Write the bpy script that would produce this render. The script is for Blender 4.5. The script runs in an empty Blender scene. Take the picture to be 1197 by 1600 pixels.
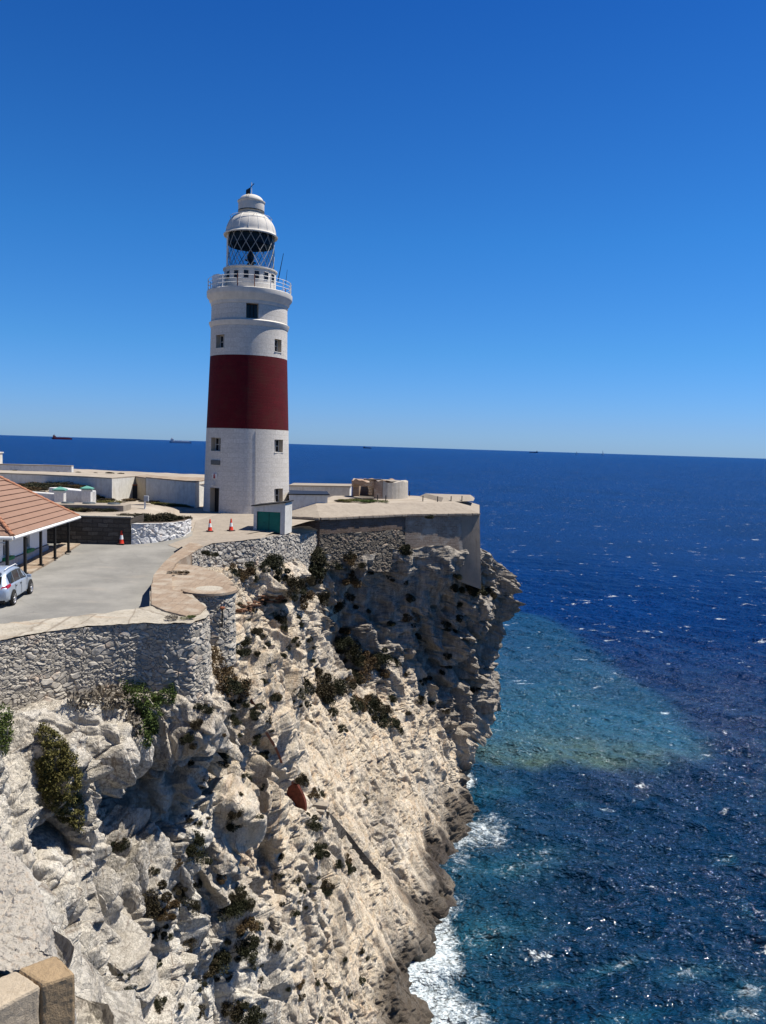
import bpy, bmesh, math, random
import numpy as np
from mathutils import Vector, Matrix
from mathutils.bvhtree import BVHTree
random.seed(7)
S = bpy.context.scene
COL = S.collection
R = math.radians

# ------------------------------------------------------------------ camera
F = 1202.0
PITCH = R(-4.92); ROLL = R(1.77); CZ = 8.0
_f = np.array([0, math.cos(PITCH), math.sin(PITCH)]); _r0 = np.array([1., 0, 0]); _u0 = np.cross(_r0, _f)
_r = _r0*math.cos(ROLL)+_u0*math.sin(ROLL); _u = -_r0*math.sin(ROLL)+_u0*math.cos(ROLL)
cam = bpy.data.cameras.new('camera'); cam.sensor_fit = 'VERTICAL'; cam.sensor_height = 24.0
cam.lens = F/1600*24; cam.clip_start = 0.1; cam.clip_end = 90000
co = bpy.data.objects.new('camera', cam); COL.objects.link(co); S.camera = co
co.matrix_world = Matrix(((_r[0], _u[0], -_f[0], 0), (_r[1], _u[1], -_f[1], 0), (_r[2], _u[2], -_f[2], CZ), (0, 0, 0, 1)))

# ------------------------------------------------------------------ sky and sun
SUN_AZ = R(77); SUN_EL = R(63)          # azimuth clockwise from +Y
w = bpy.data.worlds.new('World'); S.world = w; w.use_nodes = True
wn = w.node_tree; wn.nodes.clear()
sky = wn.nodes.new('ShaderNodeTexSky'); sky.sky_type = 'NISHITA'; sky.sun_disc = False
sky.sun_elevation = SUN_EL; sky.sun_rotation = SUN_AZ
sky.air_density = 1.0; sky.dust_density = 0.15; sky.ozone_density = 1.6; sky.altitude = 0
hs = wn.nodes.new('ShaderNodeHueSaturation'); hs.inputs['Saturation'].default_value = 1.0
gm = wn.nodes.new('ShaderNodeGamma'); gm.inputs[1].default_value = 1.0
bg = wn.nodes.new('ShaderNodeBackground'); bg.inputs[1].default_value = 0.0437
wo = wn.nodes.new('ShaderNodeOutputWorld')
wn.links.new(sky.outputs[0], gm.inputs[0]); wn.links.new(gm.outputs[0], hs.inputs['Color'])
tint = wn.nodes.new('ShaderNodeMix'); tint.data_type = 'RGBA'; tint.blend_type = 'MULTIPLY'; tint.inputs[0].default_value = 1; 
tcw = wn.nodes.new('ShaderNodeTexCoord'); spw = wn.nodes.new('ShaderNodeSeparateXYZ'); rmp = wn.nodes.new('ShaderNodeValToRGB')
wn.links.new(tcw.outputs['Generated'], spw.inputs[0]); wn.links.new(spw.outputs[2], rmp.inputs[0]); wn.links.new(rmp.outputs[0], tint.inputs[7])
el_ = rmp.color_ramp.elements; el_[0].position = 0.0; el_[0].color = (.56, 1.0, 2.1, 1); el_[1].position = 1.0; el_[1].color = (.07, .26, .55, 1)  # upper sky, out of view, darkened to weaken the fill light
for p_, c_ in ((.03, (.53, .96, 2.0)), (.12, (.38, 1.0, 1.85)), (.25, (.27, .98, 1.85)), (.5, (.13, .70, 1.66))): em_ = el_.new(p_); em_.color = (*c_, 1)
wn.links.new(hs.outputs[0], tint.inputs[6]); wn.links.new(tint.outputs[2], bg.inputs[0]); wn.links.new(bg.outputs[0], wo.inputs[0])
sl = bpy.data.lights.new('sun', 'SUN'); sl.energy = 5.0; sl.angle = R(0.53); sl.color = (1, .95, .87)
so = bpy.data.objects.new('sun', sl); COL.objects.link(so)
sd = Vector((math.sin(SUN_AZ)*math.cos(SUN_EL), math.cos(SUN_AZ)*math.cos(SUN_EL), math.sin(SUN_EL)))
so.rotation_euler = (-sd).to_track_quat('-Z', 'Y').to_euler(); so.location = (60, 20, 90)
S.view_settings.view_transform = 'Standard'; S.view_settings.look = 'None'
S.view_settings.exposure = 0.6; S.view_settings.gamma = 1.0
S.render.engine = 'CYCLES'; S.cycles.diffuse_bounces = 2
S.render.resolution_x = 766; S.render.resolution_y = 1024

# ------------------------------------------------------------------ helpers
SEA = -30.0
def ray(u, v): return _f+_r*((u-598.5)/F)+_u*((800-v)/F)
def atz(u, v, z):
    d = ray(u, v); t = (z-CZ)/d[2]; return np.array([0, 0, CZ])+d*t
def atY(u, v, Y):
    d = ray(u, v); return np.array([0, 0, CZ])+d*(Y/d[1])
def sstep(a, b, x):
    t = np.clip((x-a)/(b-a), 0, 1); return t*t*(3-2*t)

def tag(o, label=None, cat=None, group=None, kind=None):
    if label: o['label'] = label
    if cat: o['category'] = cat
    if group: o['group'] = group
    if kind: o['kind'] = kind
    return o
def thing(name, label, cat, loc=(0, 0, 0), rz=0, group=None):
    o = bpy.data.objects.new(name, None); COL.objects.link(o); o.empty_display_size = .3
    o.location = loc; o.rotation_euler = (0, 0, rz)
    return tag(o, label, cat, group)
def mesh_obj(name, verts, faces, mat, parent=None, smooth=False):
    me = bpy.data.meshes.new(name); me.from_pydata([tuple(map(float, v)) for v in verts], [], faces)
    me.validate(); me.update()
    if mat: me.materials.append(mat)
    if smooth:
        for p in me.polygons: p.use_smooth = True
    o = bpy.data.objects.new(name, me); COL.objects.link(o)
    if parent: o.parent = parent
    return o
def big_grid(name, P, mat, parent=None, smooth=True, attrs=None, flip=False):
    n, m = P.shape[:2]
    me = bpy.data.meshes.new(name)
    me.vertices.add(n*m); me.vertices.foreach_set('co', P.reshape(-1).astype(np.float32))
    idx = np.arange(n*m).reshape(n, m)
    q = np.stack([idx[:-1, :-1], idx[1:, :-1], idx[1:, 1:], idx[:-1, 1:]], -1).reshape(-1, 4)
    if flip: q = q[:, ::-1]
    me.loops.add(q.size); me.loops.foreach_set('vertex_index', q.reshape(-1).astype(np.int32))
    me.polygons.add(len(q)); me.polygons.foreach_set('loop_start', np.arange(0, q.size, 4, dtype=np.int32))
    me.polygons.foreach_set('loop_total', np.full(len(q), 4, np.int32))
    me.polygons.foreach_set('use_smooth', np.full(len(q), smooth))
    me.update(calc_edges=True)
    if attrs:
        for k, a in attrs.items():
            at = me.attributes.new(k, 'FLOAT', 'POINT'); at.data.foreach_set('value', a.reshape(-1).astype(np.float32))
    me.materials.append(mat)
    o = bpy.data.objects.new(name, me); COL.objects.link(o)
    if parent: o.parent = parent
    return o

class MB:
    def __init__(s): s.v = []; s.f = []
    def add(s, v, f):
        b = len(s.v); s.v += [tuple(map(float, p)) for p in v]; s.f += [tuple(i+b for i in q) for q in f]; return s
    def box(s, c, d, rz=0, M=None):
        x, y, z = [k/2 for k in d]
        P = [(-x, -y, -z), (x, -y, -z), (x, y, -z), (-x, y, -z), (-x, -y, z), (x, -y, z), (x, y, z), (-x, y, z)]
        m = M if M is not None else Matrix.Rotation(rz, 3, 'Z')
        P = [tuple((m @ Vector(p))+Vector(c)) for p in P]
        return s.add(P, [(0, 3, 2, 1), (4, 5, 6, 7), (0, 1, 5, 4), (1, 2, 6, 5), (2, 3, 7, 6), (3, 0, 4, 7)])
    def tube(s, pts, r, n=8, caps=True, r2=None):
        pts = [Vector(p) for p in pts]; rings = []
        for i, p in enumerate(pts):
            t = (pts[min(i+1, len(pts)-1)]-pts[max(i-1, 0)]).normalized()
            a = Vector((0, 0, 1)) if abs(t.z) < .9 else Vector((1, 0, 0))
            x = t.cross(a).normalized(); y = t.cross(x)
            rr = r if r2 is None else r+(r2-r)*i/(len(pts)-1)
            rings.append([p+x*(rr*math.cos(2*math.pi*k/n))+y*(rr*math.sin(2*math.pi*k/n)) for k in range(n)])
        v = [q for g in rings for q in g]; f = []
        for i in range(len(pts)-1):
            for k in range(n):
                f.append((i*n+k, i*n+(k+1) % n, (i+1)*n+(k+1) % n, (i+1)*n+k))
        if caps: f += [tuple(range(n)), tuple(range(len(v)-1, len(v)-1-n, -1))]
        return s.add(v, f)
    def lathe(s, prof, n=48, c=(0, 0), a0=0, a1=2*math.pi):
        full = abs(a1-a0-2*math.pi) < 1e-6; m = n if full else n+1
        v = [(c[0]+r*math.cos(a0+(a1-a0)*k/n), c[1]+r*math.sin(a0+(a1-a0)*k/n), z) for r, z in prof for k in range(m)]
        f = [(i*m+k, i*m+(k+1) % m, (i+1)*m+(k+1) % m, (i+1)*m+k) for i in range(len(prof)-1) for k in range(n)]
        return s.add(v, f)
    def prism(s, poly, z0, z1):
        n = len(poly); g = lambda z, p: z(p) if callable(z) else z
        v = [(p[0], p[1], g(z0, p)) for p in poly]+[(p[0], p[1], g(z1, p)) for p in poly]
        f = [tuple(range(n-1, -1, -1)), tuple(range(n, 2*n))]+[(i, (i+1) % n, n+(i+1) % n, n+i) for i in range(n)]
        return s.add(v, f)
    def build(s, name, mat, parent=None, smooth=False, bevel=0):
        o = mesh_obj(name, s.v, s.f, mat, parent, smooth)
        if bevel:
            b = o.modifiers.new('bevel', 'BEVEL'); b.width = bevel; b.segments = 2; b.limit_method = 'ANGLE'; b.angle_limit = R(40)
        if smooth:
            try: o.data.set_sharp_from_angle(angle=R(38))
            except Exception: pass
        return o

# ---- numpy noise
def _h(ix, iy, iz, s):
    h = ix.astype(np.uint32)*np.uint32(0x9E3779B1)+np.uint32(s*974711+12345); h = (h ^ (h >> np.uint32(15)))*np.uint32(0x85EBCA6B)
    h = (h+iy.astype(np.uint32))*np.uint32(0xC2B2AE35); h = h ^ (h >> np.uint32(13)); h = (h+iz.astype(np.uint32))*np.uint32(0x27D4EB2F)
    h = (h ^ (h >> np.uint32(16)))*np.uint32(0x85EBCA6B); h = (h ^ (h >> np.uint32(13)))*np.uint32(0xC2B2AE35)
    h = h ^ (h >> np.uint32(16))
    return h
def hf(ix, iy, iz, s): return (_h(ix, iy, iz, s) & np.uint32(0xffffff)).astype(np.float32)/16777216.0
def vnoise(P, s=0):
    i = np.floor(P).astype(np.int64); f = (P-i).astype(np.float32); f = f*f*f*(f*(f*6-15)+10)
    out = 0
    for a in (0, 1):
        for b in (0, 1):
            for c in (0, 1):
                wgt = (f[:, 0] if a else 1-f[:, 0])*(f[:, 1] if b else 1-f[:, 1])*(f[:, 2] if c else 1-f[:, 2])
                out = out+wgt*hf(i[:, 0]+a, i[:, 1]+b, i[:, 2]+c, s)
    return out*2-1
def fbm(P, octv=4, s=0, gain=.5, ridge=False):
    o = 0; a = 1; t = 0
    for k in range(octv):
        n = vnoise(P*(2.03**k)+17.3*k, s+k)
        if ridge: n = 1-2*np.abs(n)
        o = o+a*n; t += a; a *= gain
    return o/t
def worley(P, s=0, flat=False):
    """returns F1, F2, facet value (dot of offset with the cell's random gradient), cell random"""
    i = np.floor(P).astype(np.int64); N = len(P)
    f1 = np.full(N, 9., np.float32); f2 = np.full(N, 9., np.float32); fac = np.zeros(N, np.float32); cid = np.zeros(N, np.float32)
    for a in (-1, 0, 1):
        for b in (-1, 0, 1):
            for c in ((0,) if flat else (-1, 0, 1)):
                jx, jy, jz = i[:, 0]+a, i[:, 1]+b, i[:, 2]+c
                dx = (jx+hf(jx, jy, jz, s)-P[:, 0]).astype(np.float32); dy = (jy+hf(jx, jy, jz, s+1)-P[:, 1]).astype(np.float32)
                dz = 0 if flat else (jz+hf(jx, jy, jz, s+2)-P[:, 2]).astype(np.float32)
                d = np.sqrt(dx*dx+dy*dy+(dz*dz if not flat else 0))
                n = d < f1
                f2 = np.where(n, f1, np.minimum(f2, d)); f1 = np.where(n, d, f1)
                r = hf(jx, jy, jz, s+3)
                g = dx*(hf(jx, jy, jz, s+4)-.5)+dy*(hf(jx, jy, jz, s+5)-.5)+(dz*(hf(jx, jy, jz, s+6)-.5) if not flat else 0)
                fac = np.where(n, g, fac); cid = np.where(n, r, cid)
    return f1, f2, fac, cid
def gnormals(P):
    a = np.gradient(P, axis=0); b = np.gradient(P, axis=1); n = np.cross(a, b)
    return n/np.maximum(np.linalg.norm(n, axis=-1, keepdims=True), 1e-9)

# ------------------------------------------------------------------ materials
class NT:
    def __init__(s, name):
        s.m = bpy.data.materials.new(name); s.m.use_nodes = True; s.t = s.m.node_tree; s.t.nodes.clear()
        s.out = s.t.nodes.new('ShaderNodeOutputMaterial'); s.p = s.t.nodes.new('ShaderNodeBsdfPrincipled')
        s.t.links.new(s.p.outputs[0], s.out.inputs[0]); s.co = s.t.nodes.new('ShaderNodeTexCoord').outputs['Object']
        s.p.inputs['Specular IOR Level'].default_value = .25
    def n(s, ty, **k):
        x = s.t.nodes.new(ty)
        for a, b in k.items(): setattr(x, a, b)
        return x
    def put(s, sock, v):
        if hasattr(v, 'links') or isinstance(v, bpy.types.NodeSocket): s.t.links.new(v, sock)
        else: sock.default_value = v if not (isinstance(v, tuple) and len(v) == 3 and len(sock.default_value) == 4) else (*v, 1)
    def map(s, scale=(1, 1, 1), rot=(0, 0, 0)):
        x = s.n('ShaderNodeMapping'); s.t.links.new(s.co, x.inputs[0]); x.inputs['Scale'].default_value = scale; x.inputs['Rotation'].default_value = rot; return x.outputs[0]
    def noise(s, scale, det=6, rough=.6, vec=None, dist=0):
        x = s.n('ShaderNodeTexNoise'); s.t.links.new(vec or s.co, x.inputs['Vector']); x.inputs['Scale'].default_value = scale
        x.inputs['Detail'].default_value = det; x.inputs['Roughness'].default_value = rough; x.inputs['Distortion'].default_value = dist; return x.outputs[0]
    def voro(s, scale, vec=None, feat='F1', out='Distance'):
        x = s.n('ShaderNodeTexVoronoi', feature=feat); s.t.links.new(vec or s.co, x.inputs['Vector']); x.inputs['Scale'].default_value = scale; return x.outputs[out]
    def ramp(s, v, stops, interp='LINEAR'):
        x = s.n('ShaderNodeValToRGB'); s.put(x.inputs[0], v); e = x.color_ramp.elements; x.color_ramp.interpolation = interp
        while len(e) < len(stops): e.new(.5)
        for q, (p, c) in zip(e, stops):
            q.position = p; q.color = (c, c, c, 1) if isinstance(c, (int, float)) else (*c, 1)
        return x.outputs[0]
    def mix(s, fac, a, b, mode='MIX'):
        x = s.n('ShaderNodeMix', data_type='RGBA', blend_type=mode); s.put(x.inputs[0], fac); s.put(x.inputs[6], a); s.put(x.inputs[7], b); return x.outputs[2]
    def math(s, op, a, b=0.0, clamp=False):
        x = s.n('ShaderNodeMath', operation=op, use_clamp=clamp); s.put(x.inputs[0], a); s.put(x.inputs[1], b); return x.outputs[0]
    def attr(s, name):
        x = s.n('ShaderNodeAttribute', attribute_name=name); return x.outputs['Fac']
    def bump(s, h, dist=.02, strength=1.0, prev=None):
        x = s.n('ShaderNodeBump'); s.put(x.inputs['Height'], h); x.inputs['Distance'].default_value = dist; x.inputs['Strength'].default_value = strength
        if prev: s.t.links.new(prev, x.inputs['Normal'])
        return x.outputs[0]
    def end(s, col, rough=.85, bump=None, metal=0, spec=None):
        s.put(s.p.inputs['Base Color'], col); s.put(s.p.inputs['Roughness'], rough); s.p.inputs['Metallic'].default_value = metal
        if spec is not None: s.put(s.p.inputs['Specular IOR Level'], spec)
        if bump: s.t.links.new(bump, s.p.inputs['Normal'])
        return s.m
def plain(name, col, rough=.6, metal=0, var=.12, sc=8, bumpd=.003):
    t = NT(name); n = t.noise(sc, 5)
    c = t.mix(t.ramp(n, [(.3, 0.), (.7, 1.)]), tuple(k*(1-var) for k in col), tuple(min(1, k*(1+var)) for k in col))
    return t.end(c, rough, t.bump(n, bumpd) if bumpd else None, metal)

def mat_cliff():
    t = NT('limestone'); co_ = t.co
    st = t.map((1.6, 1.0, .45), (0, R(-24), R(8)))
    n1 = t.noise(.35, 6, .6); n2 = t.noise(1.7, 8, .65, st); n3 = t.noise(9, 6, .7); n4 = t.noise(.9, 7, .7, st, 1.2)
    cream = t.mix(t.ramp(n2, [(.32, 0.), (.68, 1.)]), (.51, .41, .285), (.75, .655, .51))
    warm = t.mix(t.ramp(n4, [(.5, 0.), (.7, .8)]), cream, (.50, .32, .18))
    whit = t.mix(t.ramp(n2, [(.3, 0.), (.7, 1.)]), (.53, .48, .395), (.77, .72, .62))
    c = t.mix(t.attr('white'), warm, whit)
    g = t.mix(t.ramp(n2, [(.35, 0.), (.65, 1.)]), (.16, .14, .118), (.39, .35, .295))  # grey of the rock, toned darker still for the shade under the fort
    c = t.mix(t.attr('grey'), c, g)
    # lichen / weathering stains of their own shape
    li = t.math('MULTIPLY', t.ramp(n3, [(.46, 0.), (.56, 1.)]), t.ramp(n1, [(.42, .25), (.60, 1.)]))
    c = t.mix(t.math('MULTIPLY', li, .65), c, (.13, .115, .095))
    sp_ = t.ramp(t.noise(3.2, 7, .75), [(.60, 0.), (.66, 1.)]); c = t.mix(t.math('MULTIPLY', sp_, .6), c, (.20, .175, .145))
    cr = t.ramp(t.voro(1.1, t.map((1.5, 1, .5), (0, R(-24), 0)), 'DISTANCE_TO_EDGE'), [(.0, 1.), (.035, 0.)])
    c = t.mix(t.math('MULTIPLY', cr, t.ramp(t.noise(.8, 3), [(.5, 0.), (.6, .8)])), c, (.20, .15, .11))
    c = t.mix(t.attr('wet'), c, (.055, .042, .03))
    b = t.bump(t.noise(22, 8, .7), .05, .8)
    b = t.bump(t.noise(4.5, 8, .72, st), .16, .9, b)
    b = t.bump(t.ramp(t.voro(5.5, st, 'DISTANCE_TO_EDGE'), [(0, 0.), (.09, 1.)]), .04, .6, b)
    return t.end(c, t.math('SUBTRACT', .92, t.math('MULTIPLY', t.attr('wet'), .5)), b)
def mat_rubble(name, a, b, joint):
    t = NT(name)
    n = t.noise(5, 7, .7); c = t.mix(t.attr('cell'), a, b)
    c = t.mix(t.ramp(n, [(.45, 0.), (.7, .7)]), c, tuple(k*.6 for k in a))
    c = t.mix(t.ramp(t.noise(1.3, 4), [(.58, 0.), (.7, .6)]), c, (.48, .34, .24))
    c = t.mix(t.attr('joint'), c, joint)
    return t.end(c, .93, t.bump(t.noise(28, 6, .7), .02, .8))
def mat_plaster(name, col, stain=(.35, .3, .24), sc=1.0, amt=.5, bd=.015):
    t = NT(name); n = t.noise(2.2*sc, 8, .68); m = t.noise(14*sc, 6, .7)
    c = t.mix(t.ramp(n, [(.35, 0.), (.7, 1.)]), tuple(k*.84 for k in col), tuple(min(1., k*1.06) for k in col))
    dr = t.noise(1.0, 6, .7, t.map((5*sc, 5*sc, .6*sc)))
    c = t.mix(t.math('MULTIPLY', t.ramp(dr, [(.52, 0.), (.72, 1.)]), amt), c, stain)
    c = t.mix(t.ramp(m, [(.62, 0.), (.74, .5)]), c, tuple(k*.5 for k in col))
    return t.end(c, .9, t.bump(m, bd, .9))
def mat_brick(name, c1, c2, mortar, scale=1, bw=.45, rh=.12, ms=.012, bd=.02, axis='x', patch=None):
    t = NT(name)
    sp = t.n('ShaderNodeSeparateXYZ'); t.t.links.new(t.co, sp.inputs[0]); cb = t.n('ShaderNodeCombineXYZ')
    if axis == 'x': t.t.links.new(sp.outputs[0], cb.inputs[0])
    elif axis in ('y', 'top'): t.t.links.new(sp.outputs[1], cb.inputs[0])
    else:
        t.t.links.new(t.math('MULTIPLY', t.math('ARCTAN2', sp.outputs[1], sp.outputs[0]), 4.0), cb.inputs[0])
    t.t.links.new(sp.outputs[0 if axis == 'top' else 2], cb.inputs[1])
    wz = t.n('ShaderNodeVectorMath', operation='ADD'); t.t.links.new(cb.outputs[0], wz.inputs[0])
    nz = t.n('ShaderNodeTexNoise'); t.t.links.new(t.co, nz.inputs[0]); nz.inputs['Scale'].default_value = 2.5
    sc = t.n('ShaderNodeVectorMath', operation='SCALE'); t.t.links.new(nz.outputs['Color'], sc.inputs[0]); sc.inputs['Scale'].default_value = rh*.5
    t.t.links.new(sc.outputs[0], wz.inputs[1])
    b = t.n('ShaderNodeTexBrick'); t.t.links.new(wz.outputs[0], b.inputs['Vector']); b.inputs['Scale'].default_value = scale
    b.inputs['Brick Width'].default_value = bw; b.inputs['Row Height'].default_value = rh; b.inputs['Mortar Size'].default_value = ms; b.inputs['Mortar Smooth'].default_value = .3
    for k, c in (('Color1', c1), ('Color2', c2), ('Mortar', mortar)): b.inputs[k].default_value = (*c, 1)
    n = t.noise(7, 8, .7)
    c = t.mix(t.ramp(n, [(.35, .0), (.7, .75)]), b.outputs['Color'], tuple(k*.62 for k in c1))
    if patch: c = t.mix(t.ramp(t.noise(.8, 5), [(.5, 0.), (.62, .8)]), c, patch)
    bb = t.bump(t.noise(16, 6, .7), .02, .8)
    return t.end(c, .9, t.bump(b.outputs['Fac'], -bd, .8, bb))

M = {}
M['cliff'] = mat_cliff()
M['rubble'] = mat_rubble('grey rubble stone', (.26, .235, .195), (.46, .42, .355), (.175, .15, .12))
M['rubble_far'] = mat_rubble('far rubble stone', (.24, .22, .19), (.44, .41, .36), (.17, .145, .12))
M['coping'] = mat_plaster('weathered coping mortar', (0.3864, 0.3276, 0.2562), (0.3024, 0.1848, 0.1008), 1.2, .8)
def mat_coping():
    t = NT('old mortared coping'); n = t.noise(1.1, 8, .7); m = t.noise(7, 8, .75); k = t.noise(.7, 6, .65, t.map((.5, 1.6, 1), (0, 0, R(25))))
    c = t.mix(t.ramp(n, [(.35, 0.), (.65, 1.)]), (.31, .275, .215), (.42, .38, .31))
    c = t.mix(t.ramp(k, [(.56, 0.), (.66, .55)]), c, (.30, .205, .125)); c = t.mix(t.ramp(m, [(.54, 0.), (.66, .8)]), c, (.17, .14, .11))
    c = t.mix(t.ramp(t.voro(.55, t.map((1, .35, 1), (0, 0, R(-25))), 'DISTANCE_TO_EDGE'), [(0, .7), (.02, 0.)]), c, (.16, .125, .09))
    return t.end(c, .92, t.bump(m, .05, 1.))
M['coping'] = mat_coping()
M['tancap'] = mat_brick('tan jointed paving', (.265, .195, .135), (.32, .245, .175), (.20, .15, .105), 1, 1.3, .42, .012, .01, 'top', (.34, .29, .225))
M['plaster'] = mat_plaster('old white plaster', (0.594, 0.576, 0.522), (0.324, 0.261, 0.189), 1.0, .6)
M['plaster_rough'] = mat_plaster('rough whitewash', (.66, .65, .62), (.25, .23, .21), 2.5, .7, .05)
M['concrete'] = mat_plaster('weathered concrete', (0.2772, 0.231, 0.1806), (0.168, 0.1302, 0.0966), .7, .85, .04)
M['concrete_pale'] = mat_plaster('pale concrete', (0.294, 0.252, 0.2016), (0.2016, 0.1638, 0.126), .6, .8, .03)
M['darkwin'] = plain('dark window glass', (.012, .013, .016), .15, bumpd=0)
M['black'] = plain('black paint', (.015, .014, .013), .5, bumpd=0)
M['whitemetal'] = plain('white painted metal', (.66, .65, .62), .5, var=.08)
M['rust'] = plain('rusty metal', (.20, .07, .035), .85, var=.35, sc=5)
M['lichen'] = plain('dark lichen', (.1, .09, .08), .9)
def mat_ground():
    t = NT('dusty ground'); n = t.noise(.5, 8, .65); m = t.noise(9, 6, .7)
    c = t.mix(t.ramp(n, [(.35, 0.), (.65, 1.)]), (.26, .215, .165), (.36, .315, .255))
    c = t.mix(t.ramp(m, [(.6, 0.), (.72, .5)]), c, (.2, .17, .12))
    return t.end(c, .95, t.bump(m, .03, .8))
M['ground'] = mat_ground()
def mat_asphalt():
    t = NT('worn asphalt'); n = t.noise(.3, 8, .65); m = t.noise(45, 4, .8); k = t.noise(1.6, 7, .7)
    c = t.mix(t.ramp(n, [(.38, 0.), (.64, 1.)]), (.155, .15, .135), (.24, .23, .205))
    c = t.mix(t.ramp(k, [(.55, 0.), (.8, .5)]), c, (.13, .128, .12))
    st = t.noise(.35, 8, .68, t.map((.7, 1.3, 1), (0, 0, R(20))), .3)
    c = t.mix(t.ramp(st, [(.56, 0.), (.72, .7)]), c, (.29, .255, .21))
    ck_ = t.ramp(t.voro(.28, t.map((1, .8, 1), (0, 0, R(10))), 'DISTANCE_TO_EDGE'), [(0, .55), (.006, 0.)]); c = t.mix(t.math('MULTIPLY', ck_, t.ramp(t.noise(.25, 3), [(.48, 0.), (.58, 1.)])), c, (.07, .068, .062))
    c = t.mix(t.ramp(m, [(.45, 0.), (.7, .35)]), c, (.36, .35, .33))
    return t.end(c, .92, t.bump(m, .01, .8))
M['asphalt'] = mat_asphalt()
def mat_leaf(name, a, b, br=(.1, .06, .03), bamt=.3):
    t = NT(name); oi = t.n('ShaderNodeObjectInfo').outputs['Random']; g = t.n('ShaderNodeNewGeometry').outputs['Random Per Island']
    c = t.mix(g, a, b); c = t.mix(t.math('MULTIPLY', t.ramp(oi, [(.4, 0.), (1., 1.)]), bamt), c, br)
    return t.end(c, .8)
M['leaf_dark'] = mat_leaf('dark shrub leaves', (.010, .013, .005), (.034, .035, .014), (.045, .028, .014), .6)
M['leaf_green'] = mat_leaf('fresh green leaves', (.02, .042, .008), (.085, .13, .028), (.1, .09, .02), .3)
M['leaf_brown'] = mat_leaf('dry reddish brown leaves', (.045, .025, .012), (.11, .075, .03))
M['leaf_olive'] = mat_leaf('olive yellow leaves', (.05, .055, .012), (.16, .14, .04))
M['leaf_dry'] = mat_leaf('grey dead twigs', (.10, .085, .065), (.2, .17, .13))

# ------------------------------------------------------------------ plan lines taken from the photograph
def gz(Y): return 1.3*sstep(40, 70, np.asarray(Y, float))
def groundpix(u, v):
    z = 0.
    for _ in range(12): p = atz(u, v, z); z = float(gz(p[1]))
    return p
WALL_NEAR = [atz(-260, 1058, 1)[:2], atz(-120, 1026, 1)[:2], atz(0, 1002, 1)[:2], atz(100, 984, 1)[:2], atz(170, 977, 1)[:2], atz(225, 974, 1)[:2]]
FORT = [atz(450, 806, 1.5)[:2], atz(500, 809, 1.5)[:2], atz(634, 803, 1.5)[:2], atz(690, 802, 1.5)[:2], atz(749, 802, 1.5)[:2]]

# ------------------------------------------------------------------ cliff
CP = [  # pixel u, v and distance Y of points on the rock face
 (752,850,80),(775,885,84),(790,918,86),(788,960,86),(772,1000,86),(762,1050,86),(772,1105,86),(750,1135,87),(730,1165,89.5),(730,1192,91),(770,950,89),(755,1020,89),(760,1100,89.5),
 (705,905,77.5),(705,1000,79.6),(705,1090,81.8),(715,1170,85),(640,862,74),(655,866,73.9),(685,868,75.0),(704,890,76.0),(640,950,75.8),(640,1050,75.6),(655,1130,74.6),(700,1190,78),(715,1258,79),
 (560,866,70.5),(560,950,73.4),(560,1050,71.0),(600,1150,68),(650,1250,69),(700,1300,72),
 (500,862,67),(480,950,64),(480,1050,61),(510,1150,60),(560,1250,60),(630,1330,61),(708,1372,65),
 (440,876,58),(410,960,53),(410,1050,50),(440,1150,49.5),(490,1250,49.5),(565,1380,50.5),(648,1450,53),(684,1490,55),
 (330,893,49),(375,1000,44),(372,1060,40),
 (325,1068,30),(350,1150,33),(400,1250,38),(450,1350,41),(520,1450,44),(600,1560,46),(664,1600,47.8),
 (215,1075,28),(230,1150,27.6),(250,1270,29),(310,1370,31.5),(380,1470,35),(460,1580,38),(560,1750,41),(590,1830,41),
 (100,1078,25.2),(110,1180,24),(140,1300,23),(210,1450,25.5),(300,1600,29),(420,1800,33),(520,2000,34),
 (0,1082,23),(0,1180,20),(40,1320,16),(110,1430,15),(160,1540,16.5),(240,1700,20),(360,2000,23),
 (60,1560,9.5),(130,1800,11),(200,2300,12),(260,3000,12.5)]
C3 = np.array([atY(*c) for c in CP])
extra = [(4.2, 18, SEA), (3.2, 6, SEA), (1.8, 6, -12), (-.2, 6, 0.5), (5.0, 29, SEA), (-1.2, 2, 1.5), (2.5, 2, SEA)]
C3 = np.vstack([C3, np.array(extra)])
def tps_fit(X, y, lam=.02):
    n = len(X); D = np.linalg.norm(X[:, None]-X[None], axis=2); K = np.where(D > 0, D*D*np.log(D+1e-9), 0)
    P = np.hstack([np.ones((n, 1)), X]); A = np.zeros((n+3, n+3)); A[:n, :n] = K+lam*np.eye(n); A[:n, n:] = P; A[n:, :n] = P.T
    return np.linalg.solve(A, np.concatenate([y, np.zeros(3)]))
Xn = np.stack([C3[:, 1]/20, C3[:, 2]/14], 1); tw = tps_fit(Xn, C3[:, 0])
def tps(Y, Z):
    q = np.stack([Y.ravel()/20, Z.ravel()/14], 1); o = np.zeros(len(q))
    for i in range(len(Xn)):
        d2 = ((q-Xn[i])**2).sum(1); o += tw[i]*.5*d2*np.log(d2+1e-12)
    return (o+tw[-3]+q@tw[-2:]).reshape(Y.shape)
TOPY = [0, 8, 14, 19, 23, 24.5, 28, 30, 33, 37, 42, 48, 54, 58, 65, 70, 74, 76, 78, 80, 84, 88, 93]
TOPZ = [2.2, 1.8, .9, .2, -.5, -1.0, -1.5, -1.5, -1.6, -1.6, -.9, -.4, -.8, -1.1, -1.4, -1.9, -2.0, -1.7, -1.9, -2.4, -4.4, -6.8, -9]
NY, NZ, NT_ = 1480, 800, 45
tY = np.concatenate([np.linspace(2, 11, 50, endpoint=False), np.exp(np.linspace(math.log(11), math.log(89.8), NY-130)), 89.8+np.linspace(.08, 1, 80)*6.5])
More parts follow.
